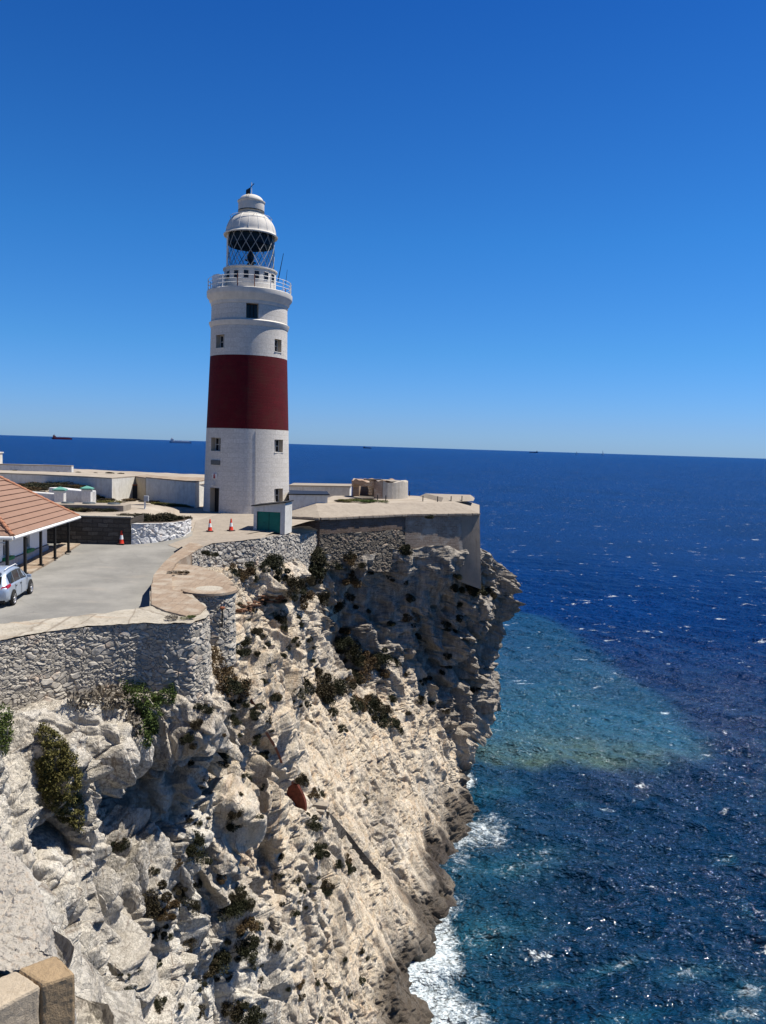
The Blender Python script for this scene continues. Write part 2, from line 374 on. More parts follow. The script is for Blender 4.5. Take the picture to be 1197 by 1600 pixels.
tY = tY[:NY]; NYr = len(tY)
top = np.interp(tY, TOPY, TOPZ)
s = np.linspace(0, 1, NZ)**1.25
Zg = top[:, None]+(SEA-2.5-top[:, None])*s[None]
Yc = np.minimum(tY, 89.8)
Yg = np.repeat(Yc[:, None], NZ, 1)
Xg = tps(Yg, Zg)
# wrap round the tip of the headland
wr = np.clip((tY-89.8)/6.5, 0, 1)[:, None]
Xg = Xg-(1-np.sqrt(np.maximum(1-wr**2, 0)))*7-wr*16
Yg = Yg+3.5*np.sin(wr*math.pi/2)
# large hollows and ribs: centre pixel + depth, half sizes, amount
for (u, v, Y, ry, rz, am) in [(222,1235,27.6,2.2,2.2,-4.6),(300,1310,32,.8,3.5,-1.6),(350,1240,35,.7,3,-1.4),(165,1400,22.5,.6,3.5,-1.3),(230,1500,24.5,.6,3.5,-1.1),(400,1330,39,.7,4,-1.2),(455,1180,52,.9,4,-1.3),(330,1560,31,.7,3,-1.1),(215,1160,27.2,1.6,.9,1.2),(290,1225,30,1.2,1.0,.9),(330,1200,34,1.6,1.6,-1.4),(430,1350,39,1.2,2,-1.3),(300,1480,28,1.2,2,-1.2),(480,1130,56,2,2,-1.2),(420,960,54,2,2,-1.3),(265,1150,29.5,1.4,2.0,.9),(330,1290,33,2.5,1.6,1.3),(430,1240,42,1.1,5,-.9),(555,960,72,5,5,-2.2),(600,1000,73.5,2.5,4,1.4),
        (660,960,75,2.5,6,1.5),(690,1050,78,2,4,-1.6),(640,1400,58,2.0,7,-1.5),(625,1500,50.5,2.0,6,-1.1),(600,1590,46,1.6,5,-.8),(655,1500,52,1.6,4,-1.6),(190,1500,22,1.3,4,-1.1),(700,1330,66,2,2,-1.2),(350,1100,36,1.5,2.5,-1.2),(100,1350,19,1.5,2,-.8),
        (240,1400,27,1.0,5,.8),(480,1420,43,1.4,4,.7),(380,1400,36,1.1,4,-.7),(150,1180,25.5,1.0,2.4,1.0)]:
    p = atY(u, v, Y)
    Xg = Xg+am*np.exp(-((Yg-p[1])/ry)**2-((Zg-p[2])/rz)**2)
base = np.stack([Xg, Yg, Zg], -1)
# ledge rows running back under the walls and pavings
k = np.linspace(1, 0.02, NT_)[None, :, None]
led = np.repeat(base[:, :1], NT_, 1)+np.array([-5.5, 0, -.5])[None, None]*k
base = np.concatenate([led, base], 1)
Nn = gnormals(base); Nn = np.where((Nn[..., :1] < 0) & (tY[:, None, None] < 89), -Nn, Nn)
for _ in range(14):
    Nn[1:-1] = (Nn[:-2]+Nn[2:]+2*Nn[1:-1])/4; Nn[:, 1:-1] = (Nn[:, :-2]+Nn[:, 2:]+2*Nn[:, 1:-1])/4
Nn[:, :NT_-6] = Nn[:, :NT_-6]*.4+np.array([0, 0, .6]); Nn /= np.linalg.norm(Nn, axis=-1, keepdims=True)
Pf = base.reshape(-1, 3)
Yf = Pf[:, 1]; Zf = Pf[:, 2]
# smooth slab zone in the middle of the slope, rough zone under the fort
def blob(u, v, Y, ry, rz):
    p = atY(u, v, Y); return np.exp(-((Yf-p[1])/ry)**2-((Zf-p[2])/rz)**2)
smooth = np.clip(blob(600,1180,66,8,7)+blob(560,1260,60,9,8)+blob(660,1290,68,7,6)+blob(500,1180,56,6,5)*.7+blob(560,1500,47,6,6)*.8+blob(480,1560,40,5,6)*.7+blob(620,1400,55,6,6)*.6, 0, 1)
rough = np.clip(sstep(66, 70, Yf)*sstep(-17, -11, Zf)+sstep(76, 80, Yf)*sstep(-26, -20, Zf), 0, 1)
nearw = 1-sstep(24, 34, Yf+Zf*.4)
# bedding frame: long axis runs down the face
ca, sa = math.cos(R(25)), math.sin(R(25))
warp = np.stack([fbm(Pf/5., 3, 11), fbm(Pf/5., 3, 21), fbm(Pf/5., 3, 31)], 1)
Q0 = Pf+warp*1.1
Q = np.stack([Q0[:, 0]*ca+Q0[:, 2]*sa, Q0[:, 1], (-Q0[:, 0]*sa+Q0[:, 2]*ca)*.5], 1)
amp = (1-.72*smooth)
d = fbm(Q/7.5, 3, 1)*1.3*(1-.5*smooth)+.3
rib = fbm(np.stack([Q0[:, 1]/3.1, Q[:, 2]/4.2, Q[:, 0]/6.], 1), 3, 170, .45)
d = d+(1-2.4*np.abs(rib)/.6)*.75*(1-.8*smooth)*(1-.3*rough)*(1-.45*nearw)
big_ = fbm(Pf/4.5, 2, 175); d = d+rough*big_*2.2*(1-.75*sstep(77, 82, Yf))
Qm = np.stack([Q[:, 0], Q[:, 1], Q[:, 2]*1.5], 1)
d = d+fbm(Q/2.6, 4, 5, .5, True)*.30*amp
f1, f2, fa, ci = worley(Q/2.3, 40); ed = sstep(0, .10, f2-f1)
d = d+(fa*2.7+(ci-.5)*1.0)*ed*amp*(.75+.5*rough)-(1-ed)*.20*amp
f1, f2, fb, cj = worley(Qm/.9+5, 60); ed = sstep(0, .13, f2-f1)
pit = sstep(.1, .45, fbm(Pf/3.3, 2, 91))
d = d+(fb*1.35+(cj-.5)*.55)*ed*amp*(.38+.7*pit+.6*rough)-(1-ed)*.20*amp
f1, f2, fc, ck = worley(Qm/.33+9, 80); ed = sstep(0, .18, f2-f1)
d = d+((fc*.52+(ck-.5)*.22)*ed-(1-ed)*.06)*(.40+.55*pit+.5*rough)*(1-.7*smooth)
d = d+fbm(Pf/.35, 3, 95, .6)*(.10+.10*pit)+nearw*fbm(Pf/.16, 3, 99, .6)*.05+rough*fbm(Pf/1.1, 3, 97, .6)*.5+(1-.8*smooth)*fbm(Pf/np.array([1.4, 1.4, 2.6]), 4, 98, .55, True)*.14
# long fissures running down the bedding, and cross joints
fz = fbm(np.stack([Q0[:, 0]*.6, Q0[:, 1], Q[:, 2]*.55], 1)/2.4, 4, 140, .55)
d = d-np.exp(-(fz/.028)**2)*.85*(.35+.6*sstep(-.1, .3, fbm(Pf/5., 2, 145)))*(1-.45*smooth)
fz = fbm(np.stack([Q0[:, 0]*.8, Q0[:, 1]*.6, Q0[:, 2]*1.3], 1)/1.1, 3, 150, .5)
d = d-np.exp(-(fz/.03)**2)*.26*sstep(-.05, .2, fbm(Pf/3., 2, 155))
fz = fbm(np.stack([Q0[:, 1]*1.0+Q0[:, 2]*.12, Q0[:, 2]*.16, Q0[:, 0]*.15], 1)/1.5, 3, 180, .5)
d = d-np.exp(-(fz/.02)**2)*.42*smooth*sstep(-.2, .2, fbm(Pf/4., 2, 185))
# solution pockets
f1, _, _, cp2 = worley(Pf/.55, 160)
d = d-np.where(cp2 > .72, 1, 0)*np.clip(1-f1/.34, 0, 1)**.6*.42*(1-.6*smooth)*(.4+pit)
f1, _, _, cp_ = worley(Pf/np.array([1.3, 1.3, 1.3]), 120)
d = d-np.where(cp_ > .55, 1, 0)*np.clip(1-f1/.38, 0, 1)**.6*1.25*(1-.7*smooth)*(.5+pit)
d = d.reshape(base.shape[:2])
d[1:-1] = (d[:-2]+d[2:]+2*d[1:-1])/4
d = d.ravel()
top_damp = np.ones(len(Pf)).reshape(base.shape[:2]); top_damp[:, :NT_] = np.linspace(.18, .35, NT_)[None]
for j in range(60): top_damp[:, NT_+j] = .35+.65*j/60
tipd = np.ones_like(top_damp); wallm = np.exp(-((base[..., 1]-76.2)/3.2)**2)*sstep(-10, -6, base[..., 2]); top_damp = top_damp*(1-.7*wallm); tipd *= np.clip(.55+ .45*sstep(0, 4, 89-tY), 0, 1)[:, None]
P = base+Nn*(d.reshape(base.shape[:2])*top_damp*tipd-.2*wallm)[..., None]
wetn = fbm(Pf/3., 3, 200)
wet = sstep(SEA+4.6, SEA+1.4, Zf+wetn*2.6)*(.9)
dark = sstep(.08, .35, fbm(Pf*np.array([1, 1, .4])/4., 3, 210))*sstep(SEA+12, SEA+4, Zf)*.7
grey = np.clip(rough*.9+.35*sstep(.05, .35, fbm(Pf/4., 4, 220)), 0, 1)
CL = big_grid('cliff', P, M['cliff'], attrs={'wet': np.clip(wet+dark, 0, 1), 'grey': grey, 'white': np.clip(nearw*.85+.35*sstep(0, .3, fbm(Pf/6, 3, 230)), 0, 1)}, smooth=False)
tag(CL, kind='structure')
if CL.data.polygons[len(CL.data.polygons)//2].normal.x < 0: CL.data.flip_normals()
Ps = P[::3, ::3]; n_, m_ = Ps.shape[:2]; ii = np.arange(n_*m_).reshape(n_, m_)
qq = np.stack([ii[:-1, :-1], ii[1:, :-1], ii[1:, 1:], ii[:-1, 1:]], -1).reshape(-1, 4)
BV = BVHTree.FromPolygons(Ps.reshape(-1, 3).tolist(), qq.tolist())
def hit(u, v):
    dd = Vector(ray(u, v)).normalized(); h = BV.ray_cast(Vector((0, 0, CZ)), dd)
    if h[0] is None: return None, None
    n = h[1] if h[1].dot(dd) < 0 else -h[1]
    return h[0], n
# waterline for the surf
WL = []
for i in range(0, P.shape[0], 4):
    j = np.argmin(np.abs(P[i, NT_:, 2]-SEA)); WL.append(P[i, NT_+j, :2])
WL = np.array(WL)

# back of the headland (out of view behind the buildings)
mb = MB(); bk = [(9, 96), (3, 104), (-12, 112), (-35, 118), (-70, 124), (-120, 130), (-120, 22), (-44, 22), (-24, 26), (-14.5, 30.5), (-14.5, 45), (-9, 62), (-4, 72), (4, 80)]
n = len(bk); vv = [(x, y, -.8) for x, y in bk]+[(x+(3 if y > 90 else 0), y+(6 if y > 90 else 0), SEA-3) for x, y in bk]
mb.add(vv, [tuple(range(n))]+[(i, n+i, n+(i+1) % n, (i+1) % n) for i in range(n)])
tag(mb.build('terrain', M['cliff']), kind='structure')

# ------------------------------------------------------------------ sea
def mat_sea():
    t = NT('sea water')
    foam = t.attr('foam'); plume = t.attr('plume'); near = t.attr('near'); turq = t.attr('turq')
    deep = t.mix(near, (.0012, .027, .125), (.0008, .019, .050))
    big = t.noise(.02, 4, .6); deep = t.mix(t.ramp(big, [(.4, 0.), (.65, .35)]), deep, (.001, .012, .05))
    c = t.mix(turq, deep, (.012, .075, .115))
    c = t.mix(plume, c, t.mix(t.math('MULTIPLY', t.attr('olive'), t.ramp(t.noise(.15, 5, .65), [(.35, .35), (.6, 1.)])), (.014, .075, .135), (.06, .10, .075)))
    # streaky foam
    wv = t.n('ShaderNodeVectorMath', operation='ADD'); t.t.links.new(t.co, wv.inputs[0])
    nn = t.n('ShaderNodeTexNoise'); t.t.links.new(t.co, nn.inputs[0]); nn.inputs['Scale'].default_value = .35; nn.inputs['Detail'].default_value = 5
    sc = t.n('ShaderNodeVectorMath', operation='SCALE'); t.t.links.new(nn.outputs['Color'], sc.inputs[0]); sc.inputs['Scale'].default_value = 5.0
    t.t.links.new(sc.outputs[0], wv.inputs[1])
    web = t.ramp(t.voro(.8, wv.outputs[0], 'DISTANCE_TO_EDGE'), [(0, 1.), (.16, .25), (.5, 0.)])
    web2 = t.ramp(t.voro(2.6, wv.outputs[0], 'DISTANCE_TO_EDGE'), [(0, 1.), (.2, .3), (.5, 0.)])
    fn = t.noise(1.1, 9, .75, wv.outputs[0])
    tex = t.math('ADD', t.math('MULTIPLY', web, .3), t.math('ADD', t.math('MULTIPLY', web2, .22), t.math('MULTIPLY', fn, .8)))
    fm = t.ramp(t.math('ADD', tex, t.math('MULTIPLY', t.math('SUBTRACT', foam, .62), 1.35)), [(.56, 0.), (.80, .3), (1.02, .72), (1.25, 1.)])
    fm = t.math('MULTIPLY', t.math('MULTIPLY', fm, t.ramp(t.noise(2.6, 8, .75, wv.outputs[0]), [(.36, .25), (.58, 1.)])), t.ramp(foam, [(0.02, 0.), (.2, 1.)]))
    # whitecaps out at sea
    cap = t.noise(.17, 7, .66, t.map((1, 1.9, 1), (0, 0, R(-25)))); cap2 = t.noise(1.3, 5, .7)
    capm = t.math('MULTIPLY', t.ramp(cap, [(.655, 0.), (.685, 1.)]), t.ramp(cap2, [(.42, 0.), (.55, 1.)]))
    capf = t.noise(.15, 8, .74, t.map((.8, 2.0, 1), (0, 0, R(-15)))); capfm = t.ramp(capf, [(.635, 0.), (.665, .8)])
    capm = t.math('MAXIMUM', t.math('MULTIPLY', capm, .8), t.math('MULTIPLY', capfm, t.math('SUBTRACT', 1., near, True)))
    sp = t.noise(1.4, 4, .75, t.map((1, 1.8, 1), (0, 0, R(-20)))); capm = t.math('MAXIMUM', capm, t.math('MULTIPLY', t.ramp(sp, [(.70, 0.), (.73, .8)]), t.ramp(t.noise(.12, 3), [(.45, 0.), (.6, .9)])))
    allf = t.math('MAXIMUM', fm, capm, True)
    c = t.mix(allf, c, (.60, .66, .68))
    r = t.math('ADD', .075, t.math('MULTIPLY', allf, .6))
    b = t.bump(t.noise(.5, 3, .55, t.map((1, 1.7, 1), (0, 0, R(-25)))), 1.8, .95)
    b = t.bump(t.noise(1.9, 2, .5, t.map((1, 1.6, 1), (0, 0, R(-30)))), .5, .95, b)
    b = t.bump(t.noise(5, 1, .5), .07, .9, b)
    t.p.inputs['IOR'].default_value = 1.33
    t.end(c, t.math('ADD', r, t.math('MULTIPLY', t.math('SUBTRACT', 1., near, True), .25)), b, spec=t.math('ADD', .035, t.math('MULTIPLY', near, .5)))
    return t.m
M['sea'] = mat_sea()
th = np.concatenate([np.radians(np.linspace(-100, -32, 40, endpoint=False)), np.radians(np.linspace(-32, 32, 640, endpoint=False)), np.radians(np.linspace(32, 110, 40))])
rr = np.concatenate([np.linspace(4, 38, 40, endpoint=False), np.exp(np.linspace(math.log(38), math.log(330), 800, endpoint=False)), np.exp(np.linspace(math.log(330), math.log(30500), 190))])
TH, RR = np.meshgrid(th, rr, indexing='ij')
sx, sy = RR*np.sin(TH), RR*np.cos(TH)
rng = np.random.RandomState(3); hz = np.zeros_like(sx)
wp = fbm(np.stack([sx.ravel()/18, sy.ravel()/18, sx.ravel()*0], 1), 3, 300).reshape(sx.shape)*2.2
for q in range(46):
    lam = 1.1*(14/1.1)**rng.rand(); a = rng.normal(R(62), R(30)); kk = 2*math.pi/lam
    ph = kk*(sx*math.cos(a)+sy*math.sin(a)+wp*.7)+rng.rand()*6.28
    hz += .0145*lam*(1-np.abs(np.sin(ph/2)))*1.35
hz -= hz.mean()
fade = (1-sstep(140, 330, RR))
dline = np.full(sx.size, 1e3, np.float32); sxf, syf = sx.ravel(), sy.ravel(); selm = (RR.ravel() < 160)
idx = np.where(selm)[0]; dl = np.full(len(idx), 1e3)
for a_ in WL[WL[:, 1] > 2][::2]: dl = np.minimum(dl, (sxf[idx]-a_[0])**2+(syf[idx]-a_[1])**2)
dline[idx] = np.sqrt(dl); dline = dline.reshape(sx.shape)
PN = np.stack([sxf, syf, 0*sxf], 1)
fw = np.zeros(sx.size); fw[idx] = fbm(PN[idx]/4.5, 4, 320); fw2 = np.zeros(sx.size); fw2[idx] = fbm(PN[idx]/13, 3, 330)
fw = fw.reshape(sx.shape); fw2 = fw2.reshape(sx.shape)
wid = np.interp(sy, [0, 44, 50, 56, 62, 68, 74, 79, 83, 88, 95], [3.0, 3.2, 4.2, 6.5, 7.5, 8.5, 8., 5.5, 3.5, 1.5, .8])
foam = np.clip(.80-dline/wid+fw*.9+fw2*.9, 0, 1)*sstep(100, 88, sy)
tails = 0
for (u, v, ru, rv, am) in [(800,1355,6,1.8,.62),(850,1330,3,1.2,.5),(770,1240,4,1.5,.5),(760,1460,5,2.,.6),(1040,1113,1.3,1.0,.8),(1105,1178,1.6,1.2,.6),(1140,1345,1.6,.8,.65),(1135,1270,1.,.7,.6),(1080,1520,3.,.9,.6),(1170,1545,2.2,1.3,.66),(1150,1590,3,1.,.62),(870,1540,2.6,.5,.6),(960,1510,2.6,.4,.65),(1185,1420,1.2,1.2,.65),(980,1590,3,.6,.6),(900,1260,1.6,.4,.5),(790,1170,3,.7,.42)]:
    p = atz(u, v, SEA); tails = np.maximum(tails, am*np.exp(-(((sx-p[0])*.95+(sy-p[1])*.3)/ru)**2-(((sy-p[1])*.95-(sx-p[0])*.3)/rv)**2))
foam = np.maximum(foam, np.clip(tails+fw*.25*(tails > .1), 0, 1))
turq = np.clip(np.exp(-(dline/6.)**2)*.32*sstep(95, 82, sy)+fw2*.25*np.exp(-(dline/8.)**2)+.8*tails*(sy < 90)*(dline < 25), 0, .9)
# silt plume drifting off the headland
plp = np.array([atz(*q, SEA)[:2] for q in [(700,1180),(775,1190),(850,1207),(950,1213),(1060,1208),(1118,1185),(1122,1160),(1075,1115),(1000,1060),(930,1000),(870,965),(800,950),(700,970)]])
def poly_sd(px, py, poly):
    ins = np.zeros(px.shape, bool); dm = np.full(px.shape, 1e9)
    for i in range(len(poly)):
        a, b = poly[i], poly[(i+1) % len(poly)]
        c = ((a[1] > py) != (b[1] > py)) & (px < (b[0]-a[0])*(py-a[1])/(b[1]-a[1]+1e-12)+a[0]); ins ^= c
        e = b-a; tt = np.clip(((px-a[0])*e[0]+(py-a[1])*e[1])/(e@e), 0, 1)
        dm = np.minimum(dm, (px-a[0]-tt*e[0])**2+(py-a[1]-tt*e[1])**2)
    return np.where(ins, 1, -1)*np.sqrt(dm)
q_ = poly_sd(sx+fw2*3, sy+fw*2, plp)
plume = sstep(-.5, 5, q_)*(.55+.45*sstep(150, 96, sy))*(1+fw2*.5)
plume = np.clip(plume, 0, 1)
near = sstep(190, 85, RR)
E2 = 'sea'
SP = np.stack([sx, sy, SEA+hz*fade], -1)
sea = big_grid('sea', SP, M['sea'], attrs={'foam': foam, 'plume': plume, 'near': near, 'turq': turq, 'olive': sstep(112, 94, sy+fw2*6)*sstep(40, 20, sx)*.6+sstep(101, 94, sy+fw2*6)*.6}, flip=True)
tag(sea, kind='structure')

# ------------------------------------------------------------------ plaza ground, road
def xr(Y):  # right hand limit of the flat ground
    return np.interp(Y, [20, 25.4, 28.7, 30, 36, 43, 47, 52, 54.6, 61, 67, 70, 74, 78, 88, 97], [-19, -13.4, -10.2, -9.0, -7.9, -11.5, -12.4, -12, -9.6, -8, -6, -3, 1, 8, 9, 5])
Yl = np.linspace(24, 99, 300); tl = np.linspace(0, 1, 160)
right = xr(Yl)-.35
GX = right[:, None]+(-80-right[:, None])*tl[None]; GY = np.repeat(Yl[:, None], 160, 1)
gn = fbm(np.stack([GX.ravel()/3, GY.ravel()/3, GX.ravel()*0], 1), 4, 400).reshape(GX.shape)
clear = (GX > -60) & (GY > 61)
GZ = gz(GY)+gn*.05*clear-.02
wx_ = np.array([p[0] for p in WALL_NEAR]); wy_ = np.array([p[1] for p in WALL_NEAR])
def behind(X_, Y_): return np.where(X_ < wx_[-1], np.maximum(Y_, np.interp(X_, wx_, wy_)+.7), Y_)
GY = behind(GX, GY)
g = big_grid('ground', np.stack([GX, GY, GZ], -1), M['ground'], flip=False); tag(g, kind='structure')
def fix_up(o):
    if sum(p.normal.z*p.area for p in o.data.polygons) < 0: o.data.flip_normals()
fix_up(g)
Yl = np.linspace(25.5, 59.2, 120)
rr_ = np.interp(Yl, [25.5, 28.3, 32, 33.5, 40, 45, 50, 56, 59.2], [-13.2, -13.5, -9.9, -9.9, -12.0, -12.3, -13.4, -14.0, -14.7])
ll_ = np.interp(Yl, [25.5, 54.6, 55.4, 57, 59.2], [-60, -60, -18.4, -17.0, -15.0])
tl = np.linspace(0, 1, 90); RX = rr_[:, None]+(ll_-rr_)[:, None]*tl[None]; RY = np.repeat(Yl[:, None], 90, 1)
RY = behind(RX, RY)+.15
o = big_grid('road', np.stack([RX, RY, gz(RY)+.012], -1), M['asphalt']); tag(o, kind='structure'); fix_up(o)
def sheet(name, px, mat, dz=.02, pts=None, kind='structure', thick=0):
    """flat sheet following the ground through corners given as photo pixels"""
    P_ = [Vector(groundpix(*q)) for q in px] if pts is None else pts
    bm = bmesh.new(); vs = [bm.verts.new(p) for p in P_]; f = bm.faces.new(vs)
    if f.normal.z < 0: f.normal_flip()
    bmesh.ops.triangulate(bm, faces=bm.faces)
    bmesh.ops.subdivide_edges(bm, edges=bm.edges, cuts=3, use_grid_fill=True)
    for v_ in bm.verts: v_.co.z = float(gz(v_.co.y))+dz
    bmesh.ops.recalc_face_normals(bm, faces=bm.faces)
    me = bpy.data.meshes.new(name); bm.to_mesh(me); bm.free(); me.materials.append(mat)
    o = bpy.data.objects.new(name, me); COL.objects.link(o); fix_up(o)
    if kind: tag(o, kind=kind)
    return o
# pale paving round the tower and the tan strip beside the cottage
sheet('pavement', [(262,852),(300,838),(306,815),(345,803),(470,800),(440,826),(400,832),(330,846),(290,862)], M['concrete_pale'], .03)
pv = MB(); pts = [(-22.2, 52.9), (-20.9, 52.9), (-20.0, 43.), (-18.9, 40.2), (-22.2, 40.2)]
pv.prism(pts, lambda p: float(gz(p[1]))-.1, lambda p: float(gz(p[1]))+.10)
tag(pv.build('pavement', M['tancap']), kind='structure')

# ------------------------------------------------------------------ rubble walls
def rubble(name, line, zt, zb, out, mat, cell=.42, res=.035, dep=.09, parent=None, batter=.08, seed=0, smooth_line=True):
    L = np.array(line, float); seg = np.linalg.norm(np.diff(L, axis=0), axis=1); cum = np.concatenate([[0], np.cumsum(seg)])
    n = max(8, int(cum[-1]/res)); ss = np.linspace(0, cum[-1], n)
    X = np.stack([np.interp(ss, cum, L[:, 0]), np.interp(ss, cum, L[:, 1])], 1)
    if smooth_line:
        for _ in range(int(.5/res)): X[1:-1] = (X[:-2]+X[2:]+2*X[1:-1])/4
    T = np.gradient(X, axis=0); T /= np.linalg.norm(T, axis=1, keepdims=True); N = np.stack([T[:, 1], -T[:, 0]], 1)*out
    ztv = np.interp(ss, np.linspace(0, cum[-1], len(zt)), zt) if hasattr(zt, '__len__') else np.full(n, zt)
    zbv = np.interp(ss, np.linspace(0, cum[-1], len(zb)), zb) if hasattr(zb, '__len__') else np.full(n, zb)
    m = int(max(ztv-zbv)/res); t_ = np.linspace(0, 1, m)
    Z = ztv[:, None]+(zbv-ztv)[:, None]*t_[None]
    SS = np.repeat(ss[:, None], m, 1)
    dp = (ztv[:, None]-Z)
    q = np.stack([SS.ravel()/cell/1.35, Z.ravel()/cell*1.15, np.zeros(SS.size)], 1)
    q += np.stack([fbm(q*.8, 2, seed+1), fbm(q*.8, 2, seed+2), 0*q[:, 0]], 1)*.55
    big = fbm(q*.22, 2, seed+9) > .02
    f1, f2, fa, ci = worley(q, seed, flat=True); g1, g2, ga, gi = worley(q*1.9+3, seed+20, flat=True)
    f1, f2, fa, ci = [np.where(big, a, b) for a, b in ((f1, g1), (f2, g2), (fa, ga), (ci, gi))]
    e = np.clip((f2-f1)/.26, 0, 1); prof = e**.6
    d = dep*(prof-1)+dep*.9*(ci-.5)*e+fa*dep*1.6*e+fbm(np.stack([SS.ravel(), Z.ravel(), 0*Z.ravel()], 1)/.14, 3, seed+5)*dep*.28
    d = d.reshape(SS.shape)+batter*dp
    Pn = np.stack([X[:, 0][:, None]+N[:, 0][:, None]*d, X[:, 1][:, None]+N[:, 1][:, None]*d, Z], -1)
    o = big_grid(name, Pn, mat, parent, smooth=False, attrs={'cell': ci, 'joint': (1-sstep(.0, .35, e))*.85})
    i, j = n//2, m//2; nr = np.array(o.data.polygons[(i*(m-1)+j)].normal[:2])
    if nr@N[i] < 0: o.data.flip_normals()
    return o, X, N, ztv
def strip(name, A, B, zA, zB, mat, parent=None, res=10, nz=.025, sc=.5, seed=0, attrs=None, edge=0.):
    """surface between polylines A and B (resampled), with an uneven top"""
    def rs(L, n):
        L = np.array(L, float); c = np.concatenate([[0], np.cumsum(np.linalg.norm(np.diff(L, axis=0), axis=1))]); s_ = np.linspace(0, c[-1], n)
        return np.stack([np.interp(s_, c, L[:, k]) for k in range(L.shape[1])], 1)
    n = 220; A = rs(np.column_stack([A, np.broadcast_to(zA, len(A))]), n); B = rs(np.column_stack([B, np.broadcast_to(zB, len(B))]), n)
    t_ = np.linspace(0, 1, 40)[None, :, None]; Pn = A[:, None]+(B-A)[:, None]*t_
    f = Pn.reshape(-1, 3); dz = fbm(f/sc, 4, seed+500)*nz; dz = dz.reshape(n, 40)
    ed = edge*fbm(np.column_stack([np.arange(n)/9., np.zeros(n), np.zeros(n)]), 3, seed+7)
    Pn[..., 2] += dz; Pn[:, 0, 2] += 0
    dirv = (B-A)/np.linalg.norm(B-A, axis=1, keepdims=True); Pn += (-dirv*ed[:, None])[:, None]*(1-t_)
    o = big_grid(name, Pn, mat, parent, smooth=True); fix_up(o); return o

# near sea wall with its rounded corner
nw = thing('stone_wall', 'near grey rubble stone wall with pale mortared coping, running from the left edge to a rounded corner below the road', 'stone wall')
c1 = np.array(atz(262, 985, 1)[:2])
line = [tuple(p) for p in WALL_NEAR]+[tuple(atz(262, 975, 1)[:2]), tuple(atz(300, 974, 1)[:2]), tuple(atz(321, 968, 1)[:2]), tuple(atz(327, 960, 1)[:2]), tuple(atz(322, 948, 1)[:2]), tuple(atz(300, 930, 1)[:2])]
ob, X, N, zt = rubble('stone_face', line, 1.0, [-1.6]*3+[-2.4, -2.8, -3, -2.6], 1, M['rubble'], .23, .022, .055, nw, .06, 3)
back = [tuple(atz(*q, 1)[:2]) for q in [(-260,1030),(-120,998),(0,976),(100,966),(170,958),(234,949),(234,925),(240,900),(258,880)]]
strip('coping', np.array(line)+np.array([.0, -.03]), back[:7]+[back[6]]*1, 1.04, 1.04, M['coping'], nw, nz=.05, sc=.45, edge=.09)
# inner face of that parapet towards the road
mb = MB()
for a, b in zip(back[:-1], back[1:]):
    za, zb_ = float(gz(a[1])), float(gz(b[1]))
    mb.add([(a[0], a[1], za-.3), (b[0], b[1], zb_-.3), (b[0], b[1], 1.02), (a[0], a[1], 1.02)], [(0, 1, 2, 3)])
mb.build('inner_face', M['plaster'], nw)
# tan corner top
tp = [tuple(atz(*q, 1)[:2]) for q in [(236,948),(258,958),(290,966),(312,962),(322,952),(310,942),(286,930),(236,915)]]
MB().prism(tp, .9, 1.105).build('corner_slab', M['tancap'], nw, bevel=.03)

# parapet between the two turrets, level with the road
pw = thing('parapet_wall', 'low tan brick parapet along the cliff side of the road, between the two rounded stone turrets', 'parapet')
A_ = [atz(*q, 1.02)[:2] for q in [(234,940),(240,900),(256,880),(272,866),(298,848)]]
B_ = [atz(*q, 1.02)[:2] for q in [(270,926),(268,893),(276,880),(296,868),(318,853)]]
strip('brick_top', A_, B_, 1.07, 1.07, M['tancap'], pw, nz=.02)
mb = MB()
for a, b in zip(A_[:-1], A_[1:]): mb.add([(a[0], a[1], -.3), (b[0], b[1], -.3), (b[0], b[1], 1.07), (a[0], a[1], 1.07)], [(0, 1, 2, 3)])
for a, b in zip(B_[:-1], B_[1:]): mb.add([(a[0], a[1], -1.3), (b[0], b[1], -1.3), (b[0], b[1], 1.06), (a[0], a[1], 1.06)], [(0, 1, 2, 3)])
mb.build('wall_body', M['tancap'], pw)

# second turret
tw_ = thing('round_turret', 'round rubble stone turret with a flat tan rim, just beyond the rounded wall corner', 'turret')
tc = atz(327, 922, .9)[:2]; tr = 1.22
an = np.linspace(R(150), R(-80), 40)
tl_ = [(tc[0]+tr*math.cos(a), tc[1]+tr*math.sin(a)) for a in np.linspace(R(215), R(390), 36)]
rubble('stone_face', tl_, .9, [-2.6]*4, 1, M['rubble'], .26, .026, .07, tw_, .03, 13, False)
mb = MB(); mb.lathe([(.62, .985), (.66, 1.0), (1.18, 1.0), (1.30, .97), (1.31, .86), (1.1, .8)], 48, tc); mb.build('rim', M['tancap'], tw_, True)
mb = MB(); mb.lathe([(.0, .99), (.66, .99)], 32, tc); mb.lathe([(1.15, .86), (1.15, -1.)], 32, tc); mb.build('floor', M['coping'], tw_)
roof = [atz(*q, .95)[:2] for q in [(262,884),(276,880),(310,884),(350,897),(366,912),(345,914),(300,920),(268,930)]]
MB().prism([tuple(p) for p in roof], .3, .95).build('roof_slab', M['tancap'], tw_, bevel=.04)
vp = thing('vent_pipe', 'short rusty vent pipe with a cap sticking out of the second round turret', 'pipe')
pp = Vector((tc[0]+1.0*.77, tc[1]-1.24*.77, .3)); d_ = Vector((.6, -.8, 0))
MB().tube([pp-d_*.1+Vector((0, 0, -.9)), pp+Vector((0, 0, -.9))+d_*.15, pp+d_*.15], .035, 8).build('pipe', M['black'], vp, True)
MB().lathe([(0, .36), (.11, .34), (.13, .3), (.04, .22)], 12, (pp.x+d_.x*.15, pp.y+d_.y*.15)).build('cap', M['rust'], vp, True)

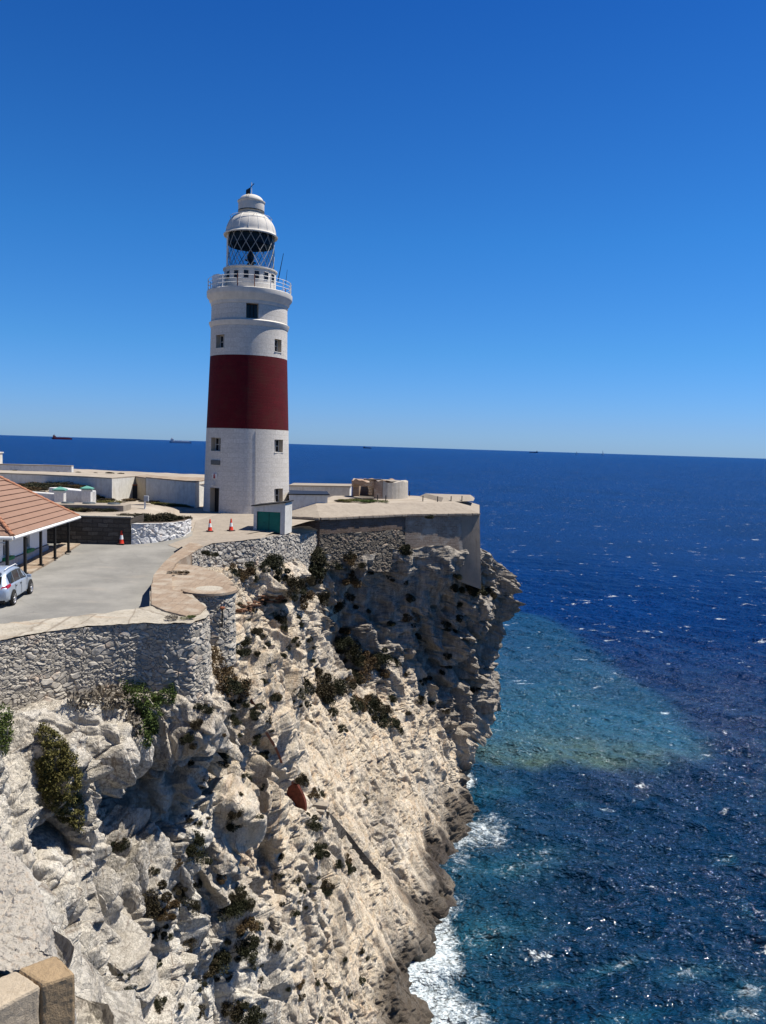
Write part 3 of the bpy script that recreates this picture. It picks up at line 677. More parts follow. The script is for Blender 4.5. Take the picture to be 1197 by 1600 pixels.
# middle rubble wall sweeping away to the fort
fw_ = thing('stone_wall', 'middle rubble stone wall with a wide sloping pale top, between the turret and the fort', 'stone wall')
TL = [(300,866,1.),(316,856,1.),(332,850,1.),(366,846,1.),(400,843,1.),(430,840,.8),(455,838,.55),(480,834,.35),(500,830,.2)]
fl = [atz(*q) for q in TL]; fl2 = [tuple(p[:2]) for p in fl]
# the top line slopes, so heights are read from it
rubble('stone_face', fl2, [p[2] for p in fl], [-2.2, -2.4, -2.6, -2.6, -3, -3, -3, -3.2, -3.4], 1, M['rubble_far'], .36, .05, .12, fw_, .08, 23)
bp = [groundpix(*q) for q in [(278,862),(298,846),(330,838),(396,829),(440,825),(470,823),(480,823),(484,823)]]
bpz = [1.0]+[float(p[2])+.04 for p in bp[1:]]
strip('coping', fl2, [tuple(p[:2]) for p in bp], [p[2]+.03 for p in fl], bpz, M['concrete_pale'], fw_, nz=.05, sc=.8, edge=.1, seed=4)

# ------------------------------------------------------------------ fort platform on the headland
fo = thing('fort_battery', 'old fort platform of dark brick and pale sloping concrete at the end of the headland', 'fort')
M['brick'] = mat_brick('dark fort brick', (.105, .07, .048), (.17, .12, .088), (.19, .155, .125), 1, .42, .17, .018, .03, 'x', (.16, .12, .10))
M['brick_white'] = mat_brick('flaking limewashed brick', (.25, .18, .13), (.34, .27, .21), (.36, .31, .25), 1, .42, .17, .018, .03, 'x', (.37, .33, .275))
F0, F1, F2, F3, F4 = [np.array(p) for p in FORT]
E4 = np.array([11.2, 89.0]); E5 = np.array([2, 92.0]); E6 = np.array([-8, 86]); E0 = np.array([-9.0, 72.0])
def wallq(mb, a, b, z0, z1, batter=0., nrm=None):
    a = np.array(a); b = np.array(b); t_ = (b-a)/np.linalg.norm(b-a); n_ = np.array([t_[1], -t_[0]])
    za0, zb0 = z0 if isinstance(z0, tuple) else (z0, z0); za1, zb1 = z1 if isinstance(z1, tuple) else (z1, z1)
    A0 = a+n_*batter*(za1-za0); B0 = b+n_*batter*(zb1-zb0)
    return mb.add([(*A0, za0), (*B0, zb0), (*b, zb1), (*a, za1)], [(0, 1, 2, 3)])
mb = MB(); wallq(mb, F0, F1, -2.5, 1.5, .0); wallq(mb, F1, F2, 0.0, 1.5, .0); mb.build('brick_wall', M['brick'], fo)
mb = MB(); wallq(mb, F2, F3*.35+F4*.65, -3.6, 1.49, .03); mb.build('limewashed_wall', M['brick_white'], fo)
M['rubble_shaded'] = mat_rubble('shade-toned fort rubble', (.095, .08, .062), (.21, .18, .142), (.075, .062, .05))  # rubble colours lowered to carry the shade below the brick wall
rubble('rubble_base', [tuple(F1+[-.6, .6]), tuple(F1), tuple(F1*.5+F2*.5), tuple(F2)], 0.05, [-3.2, -3.2, -3.8, -4.2], 1, M['rubble_shaded'], .4, .05, .09, fo, .05, 33, False)
# concrete facing running down the rock
b1 = atY(716, 908, 76.9); b2 = atY(752, 921, 77.0)
mb = MB(); t_ = (F4-F3)/np.linalg.norm(F4-F3); nn_ = np.array([t_[1], -t_[0]])
a_, b_ = F3+nn_*.05, F4+nn_*.05
NN = 12; vs = []
for i in range(NN+1):
    k_ = i/NN; L_ = np.array([*a_, 1.5])*(1-k_)+np.array(b1)*k_; R_ = np.array([*b_, 1.5])*(1-k_)+np.array(b2)*k_
    L_[0] -= .35*math.sin(math.pi*k_)*0
    for j in range(NN+1): vs.append(L_*(1-j/NN)+R_*(j/NN))
mb.add(vs, [(i*(NN+1)+j, (i+1)*(NN+1)+j, (i+1)*(NN+1)+j+1, i*(NN+1)+j+1) for i in range(NN) for j in range(NN)])
sidev = [(*b_, 1.5), tuple(b2), (b2[0]+.3, b2[1]+4, b2[2]), (E4[0], E4[1], 1.6)]
mb.add(sidev, [(0, 1, 2, 3)]); 
mb.add([vs[NN*(NN+1)], vs[-1], vs[-1]+np.array([.3, 4, 0]), vs[NN*(NN+1)]+np.array([-.3, 4, 0])], [(0, 1, 2, 3)])
mb.add([tuple(vs[0]), tuple(vs[NN*(NN+1)]), tuple(np.array(b1)+[-.3, 4, 0]), (a_[0]-.3, a_[1]+4, 1.5)], [(3, 2, 1, 0)])
mb.build('concrete_facing', M['concrete'], fo)
mb = MB()
for a, b in ((F0, F1), (F1, F2), (F2, F4)):
    t_ = (b-a)/np.linalg.norm(b-a); nn_ = np.array([t_[1], -t_[0]]); L_ = np.linalg.norm(b-a); x_ = 0; rs_ = random.Random(int(L_*10))
    while x_ < L_-.3:
        w_ = rs_.uniform(.5, 1.1); w_ = min(w_, L_-x_); c_ = a+t_*(x_+w_/2)+nn_*rs_.uniform(.0, .05)
        mb.box((c_[0], c_[1], 1.40+rs_.uniform(-.03, .03)), (w_-.03, .34+rs_.uniform(0, .06), .20), math.atan2(t_[1], t_[0])); x_ += w_
mb.build('string_course', M['concrete'], fo, bevel=.02)
# sloping concrete parapet: outer rim at 1.5, inner rim at 2.45
rim = [E0, F0, F1, F2, F4, E4, E5, E6]
cen = np.mean(rim, axis=0)
def inset(poly, d):
    out = []
    n = len(poly)
    for i in range(n):
        a, b, c = poly[i-1], poly[i], poly[(i+1) % n]
        u1 = (b-a)/np.linalg.norm(b-a); u2 = (c-b)/np.linalg.norm(c-b); n1 = np.array([-u1[1], u1[0]]); n2 = np.array([-u2[1], u2[0]])
        q = n1+n2; q = q/np.linalg.norm(q); out.append(b+q*d/max(.5, q@n1))
    return out
inn = inset(rim, 2.6)
mb = MB(); n = len(rim)
for i in range(n):
    j = (i+1) % n
    mb.add([(*rim[i], 1.5), (*rim[j], 1.5), (*inn[j], 2.35), (*inn[i], 2.35)], [(0, 1, 2, 3)])
    if i >= 4 or i == 0: mb.add([(*rim[i], -1.5), (*rim[j], -1.5), (*rim[j], 1.5), (*rim[i], 1.5)], [(0, 1, 2, 3)])
mb.build('sloping_parapet', M['concrete_pale'], fo)
MB().prism([tuple(p) for p in inn], 1.2, 2.352).build('deck', M['ground'], fo)
# low cheek with sloping sides in the middle of the battery
c_ = [atY(690, 772, 80)[:2], atY(740, 776, 83)[:2], atY(742, 773, 88)[:2], atY(655, 768, 88)[:2]]
cm = np.mean(c_, axis=0); vs = [(*p, 2.35) for p in c_]+[(*(p*.8+cm*.2), 2.75) for p in c_]
MB().add(vs, [(4, 5, 6, 7)]+[(i, (i+1) % 4, 4+(i+1) % 4, 4+i) for i in range(4)]).build('raised_pad', M['concrete_pale'], fo)

# broken bunker / gun emplacement
bu = thing('gun_emplacement', 'ruined round brick gun emplacement with a broken dark opening, on top of the fort platform', 'bunker')
bc = atY(594, 768, 85)[:2]; br_ = 3.1
M['brick_ruin'] = mat_brick('ruined pale brick', (.30, .19, .13), (.40, .28, .20), (.40, .33, .26), 1, .4, .15, .02, .04, 'r', (.42, .35, .28))
def rag(a): return 4.15+.10*math.sin(7*a)+.07*math.sin(17*a+1)
a0, a1 = R(188), R(258)     # gap faces the camera and the left
def drum(name, b0, b1, mat, seg, flat):
    vs = []; fs = []
    for i in range(seg+1):
        a = b0+(b1-b0)*i/seg; tz = 4.2 if flat else rag(a)
        for (r_, z_) in ((br_, 2.2), (br_-.05, tz), (br_-.75, tz-.05), (br_-.75, 2.2)): vs.append((bc[0]+r_*math.cos(a), bc[1]+r_*math.sin(a), z_))
    for i in range(seg):
        for k_ in range(3): fs.append((i*4+k_, (i+1)*4+k_, (i+1)*4+k_+1, i*4+k_+1))
    fs += [(0, 1, 2, 3), (seg*4+3, seg*4+2, seg*4+1, seg*4)]
    return MB().add(vs, fs).build(name, mat, bu)
drum('wall', a1, R(275), M['brick_ruin'], 8, False)
drum('whitewashed_wall', R(275.5), R(390), mat_plaster('limewashed brick', (.44, .40, .335), (.28, .21, .15), 1.2, .8), 12, False)
drum('wall', R(390.5), R(360)+a0, M['brick_ruin'], 40, False)
vs = []; fs = []
for i in range(15):
    a = a0+(a1-a0)*i/14
    low = 3.75+.12*math.sin(9*a)+.25*abs(i-7)/7*-1; tz = rag(a)+.05
    for (r_, z_) in ((br_+.05, low), (br_+.12, tz), (br_-.7, tz), (br_-.7, low)): vs.append((bc[0]+r_*math.cos(a), bc[1]+r_*math.sin(a), z_))
for i in range(14):
    for k_ in range(4): fs.append((i*4+k_, (i+1)*4+k_, (i+1)*4+(k_+1) % 4, i*4+(k_+1) % 4))
MB().add(vs, fs).build('broken_lintel', M['brick_ruin'], bu)
MB().lathe([(0, 2.38), (br_-.7, 2.38)], 24, bc).build('floor', M['lichen'], bu)
MB().lathe([(br_-.9, 4.1), (br_-.9, 4.22), (0, 4.3)], 30, bc, R(-60), R(150)).build('roof_slab', M['concrete_pale'], bu)
# little posts on the headland
first = None
pc = [(603,776,79),(661,775,80),(684,776,80),(705,776,81),(722,775,82),(640,770,88),(590,778,79)]
for i, (u, v, Y) in enumerate(pc):
    p = atY(u, v, Y); b = MB(); h_ = .55
    if first is None:
        o = MB().tube([(0, 0, 0), (0, 0, h_)], .05, 8).lathe([(.065, h_), (.04, h_+.05), (0, h_+.06)], 8).build('metal_post', M['black'], smooth=False); first = o
    else: o = first.copy(); COL.objects.link(o)
    o.location = (p[0], p[1], 2.33); tag(o, 'short dark metal post standing on the fort platform', 'post', 'short posts on the fort platform')

# ------------------------------------------------------------------ hut with the green door and the white wall behind it
hu = thing('hut', 'small white hut with a green garage door at the foot of the lighthouse', 'hut')
A = groundpix(395, 829)[:2]; B = atY(443, 820, 61.6)[:2]
A = np.array([A[0], 60.8]); B = np.array([A[0]+2.55, 60.4])
ux = (B-A)/np.linalg.norm(B-A); uy = np.array([-ux[1], ux[0]])
zb_ = float(gz(60)); H0, H1, H2 = zb_+1.92, zb_+2.28, zb_+2.75
D_ = 4.6; C_ = B+ux*4.5
def P3(p, z): return (p[0], p[1], z)
gb0, gb1 = A+ux*.28, A+ux*2.2; dh = zb_+1.55
mb = MB()
# front wall with the door opening
mb.add([P3(A, zb_-.2), P3(gb0, zb_-.2), P3(gb0, H0+.05), P3(A, H0)], [(0, 1, 2, 3)])
mb.add([P3(gb1, zb_-.2), P3(B, zb_-.2), P3(B, H1), P3(gb1, H0+.42)], [(0, 1, 2, 3)])
mb.add([P3(gb0, dh), P3(gb1, dh), P3(gb1, H0+.42), P3(gb0, H0+.05)], [(0, 1, 2, 3)])
D_ = 2.0; bk_ = uy*D_
mb.add([P3(B, zb_-.2), P3(B+bk_, zb_-.2), P3(B+bk_, H1), P3(B, H1)], [(0, 1, 2, 3)])
mb.add([P3(A, zb_-.2), P3(A, H0), P3(A+bk_, H0), P3(A+bk_, zb_-.2)], [(0, 1, 2, 3)])
mb.add([P3(A+bk_, zb_-.2), P3(A+bk_, H0), P3(B+bk_, H1), P3(B+bk_, zb_-.2)], [(0, 1, 2, 3)])
mb.build('wall', M['plaster'], hu)
M['green'] = plain('green painted steel', (.0, .13, .095), .5, var=.15, sc=3)
mb = MB(); iv = uy*.12
mb.add([P3(gb0+iv, zb_-.1), P3(gb1+iv, zb_-.1), P3(gb1+iv, dh), P3(gb0+iv, dh)], [(0, 1, 2, 3)])
dr = mb.build('garage_door', M['green'], hu)
mb = MB(); 
for k_ in (.5,): 
    p = gb0*(1-k_)+gb1*k_+uy*.11; mb.box((p[0], p[1], zb_+.75), (.03, .03, 1.55))
mb.box((*(gb0*.7+gb1*.3+uy*.1), zb_+.7), (.12, .03, .04)); mb.build('door_seam', plain('dark green', (.0, .06, .045)), dr)
q0, q1, q2, q3 = A-ux*.15-uy*.2, B+ux*.12-uy*.2, B+ux*.12+bk_, A-ux*.15+bk_
MB().add([P3(q0, H0+.02), P3(q1, H1+.06), P3(q2, H1+.06), P3(q3, H0+.02), P3(q0, H0+.10), P3(q1, H1+.14), P3(q2, H1+.14), P3(q3, H0+.10)], [(0, 3, 2, 1), (4, 5, 6, 7), (0, 1, 5, 4), (1, 2, 6, 5), (2, 3, 7, 6), (3, 0, 4, 7)]).build('roof', M['black'], hu)
ww = thing('annexe', 'low whitewashed annexe with a thin black roof edge behind the sloping parapet of the fort', 'annexe')
q0 = atY(452, 779, 72.5); q1 = atY(512, 774, 73.5)
MB().prism([tuple(q0[:2]), tuple(q1[:2]), (q1[0]-.6, 78), (q0[0]-.6, 78)], .2, 3.12).build('wall', M['plaster'], ww)
MB().prism([(q0[0]-.15, q0[1]-.12), (q1[0]+.2, q1[1]-.12), (q1[0]-.4, 78.1), (q0[0]-.7, 78.1)], 3.123, 3.22).build('roof', M['black'], ww)
wl = thing('boundary_wall', 'long low white wall right of the lighthouse in front of the open sea', 'wall')
a = atY(452, 779, 88)[:2]; b = atY(546, 782, 90)[:2]; mb = MB(); d_ = np.array([0, 5.])
zz = 3.05
mb.prism([tuple(a), tuple(b), tuple(b+d_), tuple(a+d_)], .5, zz); mb.build('wall_body', M['plaster'], wl)
mb = MB(); d1 = np.array([0, -.12]); d2 = np.array([0.1, 5.1]); mb.prism([tuple(a+d1-[.1, 0]), tuple(b+d1+[.1, 0]), tuple(b+d2), tuple(a+d2-[.2, 0])], zz+.002, zz+.14); mb.build('coping', M['concrete_pale'], wl)

# ------------------------------------------------------------------ lighthouse
LC = (-13.35, 75.0); LZ = 1.25
def zt(v): return float(atY(390, v, 75)[2])
PXM = 75.3/F
LH = thing('lighthouse', 'tall round white lighthouse with a broad dark red band and a white domed lantern', 'lighthouse', (LC[0], LC[1], 0))
M['tower_white'] = mat_brick('white painted masonry', (0.5808, 0.5368, 0.4708), (0.6512, 0.6072, 0.5412), (0.4752, 0.4268, 0.3608), 1, 1.05, .44, .012, .012, 'r')
M['tower_red'] = mat_brick('dark red painted masonry', (.085, .002, .006), (.105, .003, .008), (.065, .002, .005), 1, 1.05, .30, .012, .012, 'r', (.075, .008, .008))
M['white'] = mat_plaster('white painted plaster', (0.5984, 0.5632, 0.5016), (0.396, 0.352, 0.2904), .7, .35, .006)
cd = math.atan2(0-LC[1], 0-LC[0])   # direction from tower to camera
def ang(u, r):      # azimuth on the tower for a photo column
    c = 388+ (0); return cd+math.asin(max(-1, min(1, (u-c)*PXM/r)))
def rad(z):
    zs = [LZ-.5, zt(800), zt(671), zt(561), zt(503), zt(478)]; return float(np.interp(z, zs, [4.22, 4.15, 3.92, 3.66, 3.60, 3.57]))
zr0, zr1, zbelt, zcor, zgal = zt(671), zt(561), zt(509), zt(478), zt(460)
wins = [('w', 335.6, 349.6, 705, 684), ('w', 429, 441.5, 707, 687), ('w', 342.6, 354.4, 544.5, 524), ('w', 428, 438, 549, 529), ('b', 386, 403.5, 497, 471.5+2), ('d', 334, 347.4, 804, 762), ('w', 429.5, 442, 786, 764)]
W = []
for k_, u0, u1, v1, v0 in wins:
    zm = zt((v0+v1)/2); r_ = rad(zm); uc = 388+(zm-LZ)*.16
    f_ = lambda u: cd+math.asin((u-uc)*PXM/r_)
    kf = (75-r_*math.cos(f_((u0+u1)/2)-cd))/75
    # left/right parts of the tower lean with the roll of the picture
    dz = -(((u0+u1)/2-390)*math.tan(ROLL))*PXM
    W.append((k_, f_(u0), f_(u1), max(LZ, 8+(zt(v1)-dz-8)*kf), 8+(zt(v0)-dz-8)*kf))
def tower_part(name, z0, z1, mat, parent=LH):
    ws = [x for x in W if x[4] > z0 and x[3] < z1]
    th_ = sorted(set([cd-math.pi+2*math.pi*k/72 for k in range(73)]+[a for x in ws for a in (x[1], x[2])]))
    zz_ = sorted(set([z0, z1]+[z0+(z1-z0)*k/6 for k in range(7)]+[z for x in ws for z in (max(x[3], z0), min(x[4], z1))]))
    v = []; f = []; n = len(th_)
    for z in zz_:
        for a in th_: v.append((rad(z)*math.cos(a), rad(z)*math.sin(a), z))
    for i in range(len(zz_)-1):
        for j in range(n-1):
            ac, zc = (th_[j]+th_[j+1])/2, (zz_[i]+zz_[i+1])/2
            if any(x[1] < ac < x[2] and x[3] < zc < x[4] for x in ws): continue
            f.append((i*n+j, i*n+j+1, (i+1)*n+j+1, (i+1)*n+j))
    return mesh_obj(name, v, f, mat, parent, True)
low = tower_part('tower_wall', LZ-.5, zr0, M['tower_white'])
band = tower_part('red_band', zr0, zr1, M['tower_red'])
upp = tower_part('upper_wall', zr1, zcor, M['tower_white'])
M['reveal'] = mat_plaster('bare stone reveal', (.42, .35, .26), (.3, .24, .17), 1, .4)
M['frame'] = plain('weathered white frame', (.5, .49, .46), .6)
for k_, a0_, a1_, z0, z1 in W:
    r_ = rad((z0+z1)/2)+.02; ri = r_-.55; am_ = (a0_+a1_)/2
    P_ = lambda r, a, z: (r*math.cos(a), r*math.sin(a), z)
    rv = MB()
    for (aa, bb, s0, s1) in ((a0_, a0_, z0, z1), (a1_, a1_, z0, z1)): rv.add([P_(r_, aa, s0), P_(ri, aa, s0), P_(ri, aa, s1), P_(r_, aa, s1)], [(0, 1, 2, 3)])
    for zz in (z0, z1): rv.add([P_(r_, a0_, zz), P_(r_, a1_, zz), P_(ri, a1_, zz), P_(ri, a0_, zz)], [(0, 1, 2, 3)])
    nm = {'w': 'window', 'b': 'window', 'd': 'door'}[k_]
    pa = low if z0 < zr0 else upp
    wd = rv.build(nm, M['reveal'], LH)
    rg = ri+.03; gl = MB().add([P_(rg, a0_, z0), P_(rg, a1_, z0), P_(rg, a1_, z1), P_(rg, a0_, z1)], [(0, 1, 2, 3)])
    gl.build('pane' if k_ != 'd' else 'door_leaf', M['darkwin'] if k_ != 'd' else M['black'], wd)
    if k_ == 'w':
        fb = MB(); ad = (a1_-a0_)
        for q in (.03, .5, .97): fb.tube([P_(rg+.05, a0_+ad*q, z0), P_(rg+.05, a0_+ad*q, z1)], .04, 4)
        for zz in (z0+.03, (z0+z1)/2, z1-.03): fb.tube([P_(rg+.05, a0_, zz), P_(rg+.05, a1_, zz)], .035, 4)
        fb.build('frame', M['frame'], wd)
        sl_ = MB().add([P_(r_+.06, a0_-.01, z0-.06), P_(r_+.06, a1_+.01, z0-.06), P_(ri, a1_+.01, z0-.06), P_(ri, a0_-.01, z0-.06), P_(r_+.06, a0_-.01, z0+.01), P_(r_+.06, a1_+.01, z0+.01), P_(ri, a1_+.01, z0+.02), P_(ri, a0_-.01, z0+.02)], [(0, 1, 5, 4), (4, 5, 6, 7), (3, 2, 1, 0), (0, 4, 7, 3), (1, 2, 6, 5)])
        sl_.build('sill', M['white'], wd)
    if k_ == 'b':
        fb = MB()
        for q in (.33, .66): fb.tube([P_(rg+.06, a0_+(a1_-a0_)*q, z0), P_(rg+.06, a0_+(a1_-a0_)*q, z1)], .03, 4)
        fb.build('frame', M['black'], wd)
    if k_ == 'd':
        aa = a0_+(a1_-a0_)*.8; MB().box(P_(rg+.03, aa, z0+1.75), (.32, .04, .42), aa+math.pi/2).build('notice', M['white'], wd)
        MB().lathe([(0, 0), (.10, .0), (.13, -.12), (.05, -.16)], 12).build('lamp', M['white'], LH, True).location = P_(r_+.22, am_, z1+.33)
        MB().tube([P_(r_-.02, am_, z1+.5), P_(r_+.22, am_, z1+.5), P_(r_+.22, am_, z1+.33)], .025, 6).build('lamp_bracket', M['frame'], LH)
def plate(name, u0, u1, v1, v0, mat, t_=.05, parent=LH):
    z0, z1 = [8+(zt(q)-8)*.953 for q in (v1, v0)]; r_ = rad(z0)+t_; dz = -(((u0+u1)/2-390)*math.tan(ROLL))*PXM
    uc = 388; a, b = cd+math.asin((u0-uc)*PXM/r_), cd+math.asin((u1-uc)*PXM/r_)
    am_ = (a+b)/2; wd = r_*(b-a); rm = rad(z0)+.04
    return MB().box((rm*math.cos(am_), rm*math.sin(am_), (z0+z1)/2-dz), (wd, .09, z1-z0), am_+math.pi/2).build(name, mat, parent, bevel=.01), am_, (z0+z1)/2-dz, rm
plate('stone_plaque', 335, 348, 726.5, 719, plain('grey slate', (.10, .105, .10), .6))
M['red'] = plain('red enamel', (.30, .015, .02), .5)
em, am_, zm, rm = plate('emblem', 337.5, 343.5, 748, 740, M['whitemetal'])
e2 = MB()
Tv = Vector((-math.sin(am_), math.cos(am_), 0)); Nv = Vector((math.cos(am_), math.sin(am_), 0)); c0 = Nv*(rm+.05)+Vector((0, 0, zm))
e2.box(c0-Vector((0, 0, .17)), (.26, .03, .09), am_+math.pi/2)
for q in (-.1, 0, .1): e2.box(c0+Tv*q-Vector((0, 0, .02)), (.055, .03, .24), am_+math.pi/2)
e2.box(c0+Vector((0, 0, .17)), (.22, .03, .07), am_+math.pi/2); e2.build('badge', M['red'], em)
# conduit down the tower front
ac = cd+.20
MB().tube([((rad(z)+.04)*math.cos(ac), (rad(z)+.04)*math.sin(ac), z) for z in np.linspace(LZ, zr0, 14)], .022, 5).build('conduit', M['frame'], LH)
# mouldings
rb = rad(zbelt)
MB().lathe([(rb-.05, zbelt-.42), (rb+.05, zbelt-.40), (rb+.17, zbelt-.12), (rb+.2, zbelt+.02), (rb+.02, zbelt+.14), (rb-.05, zbelt+.14)], 96).build('string_course', M['white'], LH, True)
rc = rad(zcor); g_ = zgal-zcor
MB().lathe([(rc-.05, zcor-.3), (rc+.05, zcor-.25), (rc+.08, zcor), (rc+.2, zcor+.1*g_), (rc+.24, zcor+.3*g_), (rc+.42, zcor+.48*g_), (rc+.46, zcor+.62*g_), (rc+.46, zcor+.95*g_), (rc+.40, zgal), (2.3, zgal+.01), (0, zgal+.01)], 96).build('gallery', M['white'], LH, True)
# murette with small openings
zm1 = zt(424); r1 = 2.44
mu = MB().lathe([(r1, zgal), (r1, zm1-.12), (r1+.12, zm1-.08), (r1+.12, zm1+.04), (r1-.25, zm1+.06)], 64).build('lantern_base', M['white'], LH, True)
for u in (358, 370, 384.5, 400, 414, 424): 
    a = cd+math.asin(max(-.97, min(.97, (u-390.5)*PXM/r1)))
    zz = zt(431)-(-((u-390)*math.tan(ROLL))*PXM)
    z_ = (zgal+zm1)/2+.32
    MB().box(((r1-.02)*math.cos(a), (r1-.02)*math.sin(a), z_), (.42, .12, .66), a+math.pi/2).build('opening', M['darkwin'], LH)
    MB().box(((r1-.0)*math.cos(a), (r1-.0)*math.sin(a), z_+.37), (.5, .12, .06), a+math.pi/2).build('lintel', M['white'], LH)
a = cd-1.25; MB().box((3.0*math.cos(a), 3.0*math.sin(a), zgal+.72), (.9, .8, 1.4), a+.3).build('gallery_cabinet', M['whitemetal'], LH, bevel=.02)
# railing
rR = rc+.34
rl = MB()
for hh in (.38, .72, 1.05): rl.tube([(rR*math.cos(2*math.pi*k/72), rR*math.sin(2*math.pi*k/72), zgal+hh) for k in range(73)], .026, 5, False)
rl = rl.build('railing', M['whitemetal'], LH, True)
for k_ in range(16):
    a = cd+.1+2*math.pi*k_/16
    MB().tube([(rR*math.cos(a), rR*math.sin(a), zgal), (rR*math.cos(a), rR*math.sin(a), zgal+1.12)], .042, 6).build('railing_post', M['whitemetal'] if k_ % 5 else M['rust'], LH)
# glazing
zg0, zg1 = zm1+.06, zt(369); rg = 2.22
t = NT('lantern glass'); t.p.inputs['Roughness'].default_value = .04; tr_ = t.n('ShaderNodeBsdfTransparent'); tr_.inputs[0].default_value = (.62, .76, .84, 1); mx = t.n('ShaderNodeMixShader'); mx.inputs[0].default_value = .12
t.p.inputs['Base Color'].default_value = (.05, .08, .1, 1); t.t.links.new(tr_.outputs[0], mx.inputs[1]); t.t.links.new(t.p.outputs[0], mx.inputs[2]); t.t.links.new(mx.outputs[0], t.out.inputs[0]); M['glass'] = t.m
MB().lathe([(rg-.04, zg0), (rg-.04, zg1)], 48).build('glazing', M['glass'], LH, True)
la = MB(); nb = 16; tw2 = 2*math.pi/nb*2.2
for k_ in range(nb):
    for sg in (1, -1):
        a = cd+2*math.pi*k_/nb
        la.tube([(rg*math.cos(a+sg*tw2*q/10), rg*math.sin(a+sg*tw2*q/10), zg0+(zg1-zg0)*q/10) for q in range(11)], .03, 4, False)
la.build('lattice', plain('grey glazing bars', (.30, .30, .29), .5, bumpd=0), LH)
# blank panel on the landward side and the dark inside of the roof
MB().lathe([(rg+.03, zg0), (rg+.03, zg1)], 16, a0=cd-1.9, a1=cd-1.18).build('blank_panel', M['white'], LH, True)
MB().lathe([(2.12, zg1-.95), (2.12, zg1+.05), (0, zg1+.4)], 32).build('black_roof_inside', M['black'], LH)
op = MB().lathe([(.0, zg0+.3), (.35, zg0+.3), (.42, zg0+.5), (.2, zg0+.8), (.32, zg0+1.1), (.34, zg0+1.5), (.12, zg0+1.9), (0, zg0+2.0)], 10); op.tube([(0, 0, zg0-.5), (0, 0, zg0+.4)], .12, 8); op.tube([(-.5, 0, zg0+1.0), (.5, 0, zg0+.7)], .09, 6); op.build('lamp_optic', M['black'], LH)
# dome, cupola
zd0, zd1 = zg1-.08, zt(337)
pr = [(2.2, zd0+.1), (2.52, zd0-.05), (2.56, zd0+.06), (2.42, zd0+.16)]
hd = zd1-zd0-.16
for q in np.linspace(.05, 1.05, 12): pr.append((2.36*math.cos(q)**.85 if q < 1.5 else 0, zd0+.16+hd*math.sin(q)/math.sin(1.05)))
dm = MB().lathe(pr, 64).build('dome', M['white'], LH, True)
sm = MB()
for k_ in range(16):
    a = cd+.3+2*math.pi*k_/16; sm.tube([((r_+.01)*math.cos(a), (r_+.01)*math.sin(a), z) for r_, z in pr[4:]], .018, 4)
sm.build('seams', M['whitemetal'], dm)
zr = pr[-4][1]; rr2 = pr[-4][0]+.18; dr_ = MB().tube([(rr2*math.cos(2*math.pi*k/40), rr2*math.sin(2*math.pi*k/40), zr+.1) for k in range(41)], .025, 4, False)
for k_ in range(10):
    a = 2*math.pi*k_/10; dr_.tube([(rr2*math.cos(a), rr2*math.sin(a), zr+.1), ((rr2-.22)*math.cos(a), (rr2-.22)*math.sin(a), zr-.05)], .02, 4)
dr_.build('hand_rail', M['frame'], LH)
zc0, zc1 = zt(339), zt(316)
MB().lathe([(1.05, zc0-.25), (1.05, zc0+.3), (1.2, zc0+.42), (1.22, zc0+.5), (1.22, zc1-.12), (1.3, zc1-.04), (1.3, zc1+.03), (1.12, zc1+.06)], 48).build('vent_drum', M['white'], LH, True)
MB().lathe([(1.245, zc0+.42), (1.245, zc0+.5)], 48).build('drum_groove', M['black'], LH)
zt2 = zt(304.5); pr = [(1.14*math.cos(q), zc1+.04+(zt2-zc1-.04)*math.sin(q)) for q in np.linspace(0, math.pi/2, 12)]
MB().lathe(pr, 40).build('cupola', M['white'], LH, True)
lr = MB(); 
for sg in (-.09, .09):
    a = cd-.35
    lr.tube([((r_+.03)*math.cos(a+sg/max(r_, .25)), (r_+.03)*math.sin(a+sg/max(r_, .25)), z+.02) for r_, z in pr[:-2]], .018, 4)
lr.build('ladder', M['black'], LH)
va = MB().tube([(0, 0, zt2-.05), (0, 0, zt(285))], .035, 6); va = va.build('vane_mast', M['whitemetal'], LH)
vn = MB(); s_ = np.array([-.66, .0]); zv = zt(296)
vn.add([(-.1, .02, zv+.2), (-.52, .02, zv-.05), (-.55, .02, zv-.62), (-.12, .02, zv-.35), (-.1, -.02, zv+.2), (-.52, -.02, zv-.05), (-.55, -.02, zv-.62), (-.12, -.02, zv-.35)], [(0, 1, 2, 3), (7, 6, 5, 4), (0, 4, 5, 1), (1, 5, 6, 2), (2, 6, 7, 3), (3, 7, 4, 0)])
vn.tube([(-.1, 0, zv+.2), (.22, 0, zv+.55)], .04, 5); vn.build('wind_vane', M['black'], va)
for (u0, v0, u1, v1, r_) in ((434, 441, 443, 396, .05), (446, 446, 449, 421, .03)):
    p0, p1 = atY(u0, v0, 74.5), atY(u1, v1, 74.5)
    p0 = p0-np.array([LC[0], LC[1], 0]); p1 = p1-np.array([LC[0], LC[1], 0])
    MB().tube([p0, p1], r_, 6, r2=r_*.5).build('antenna', M['black'], LH)

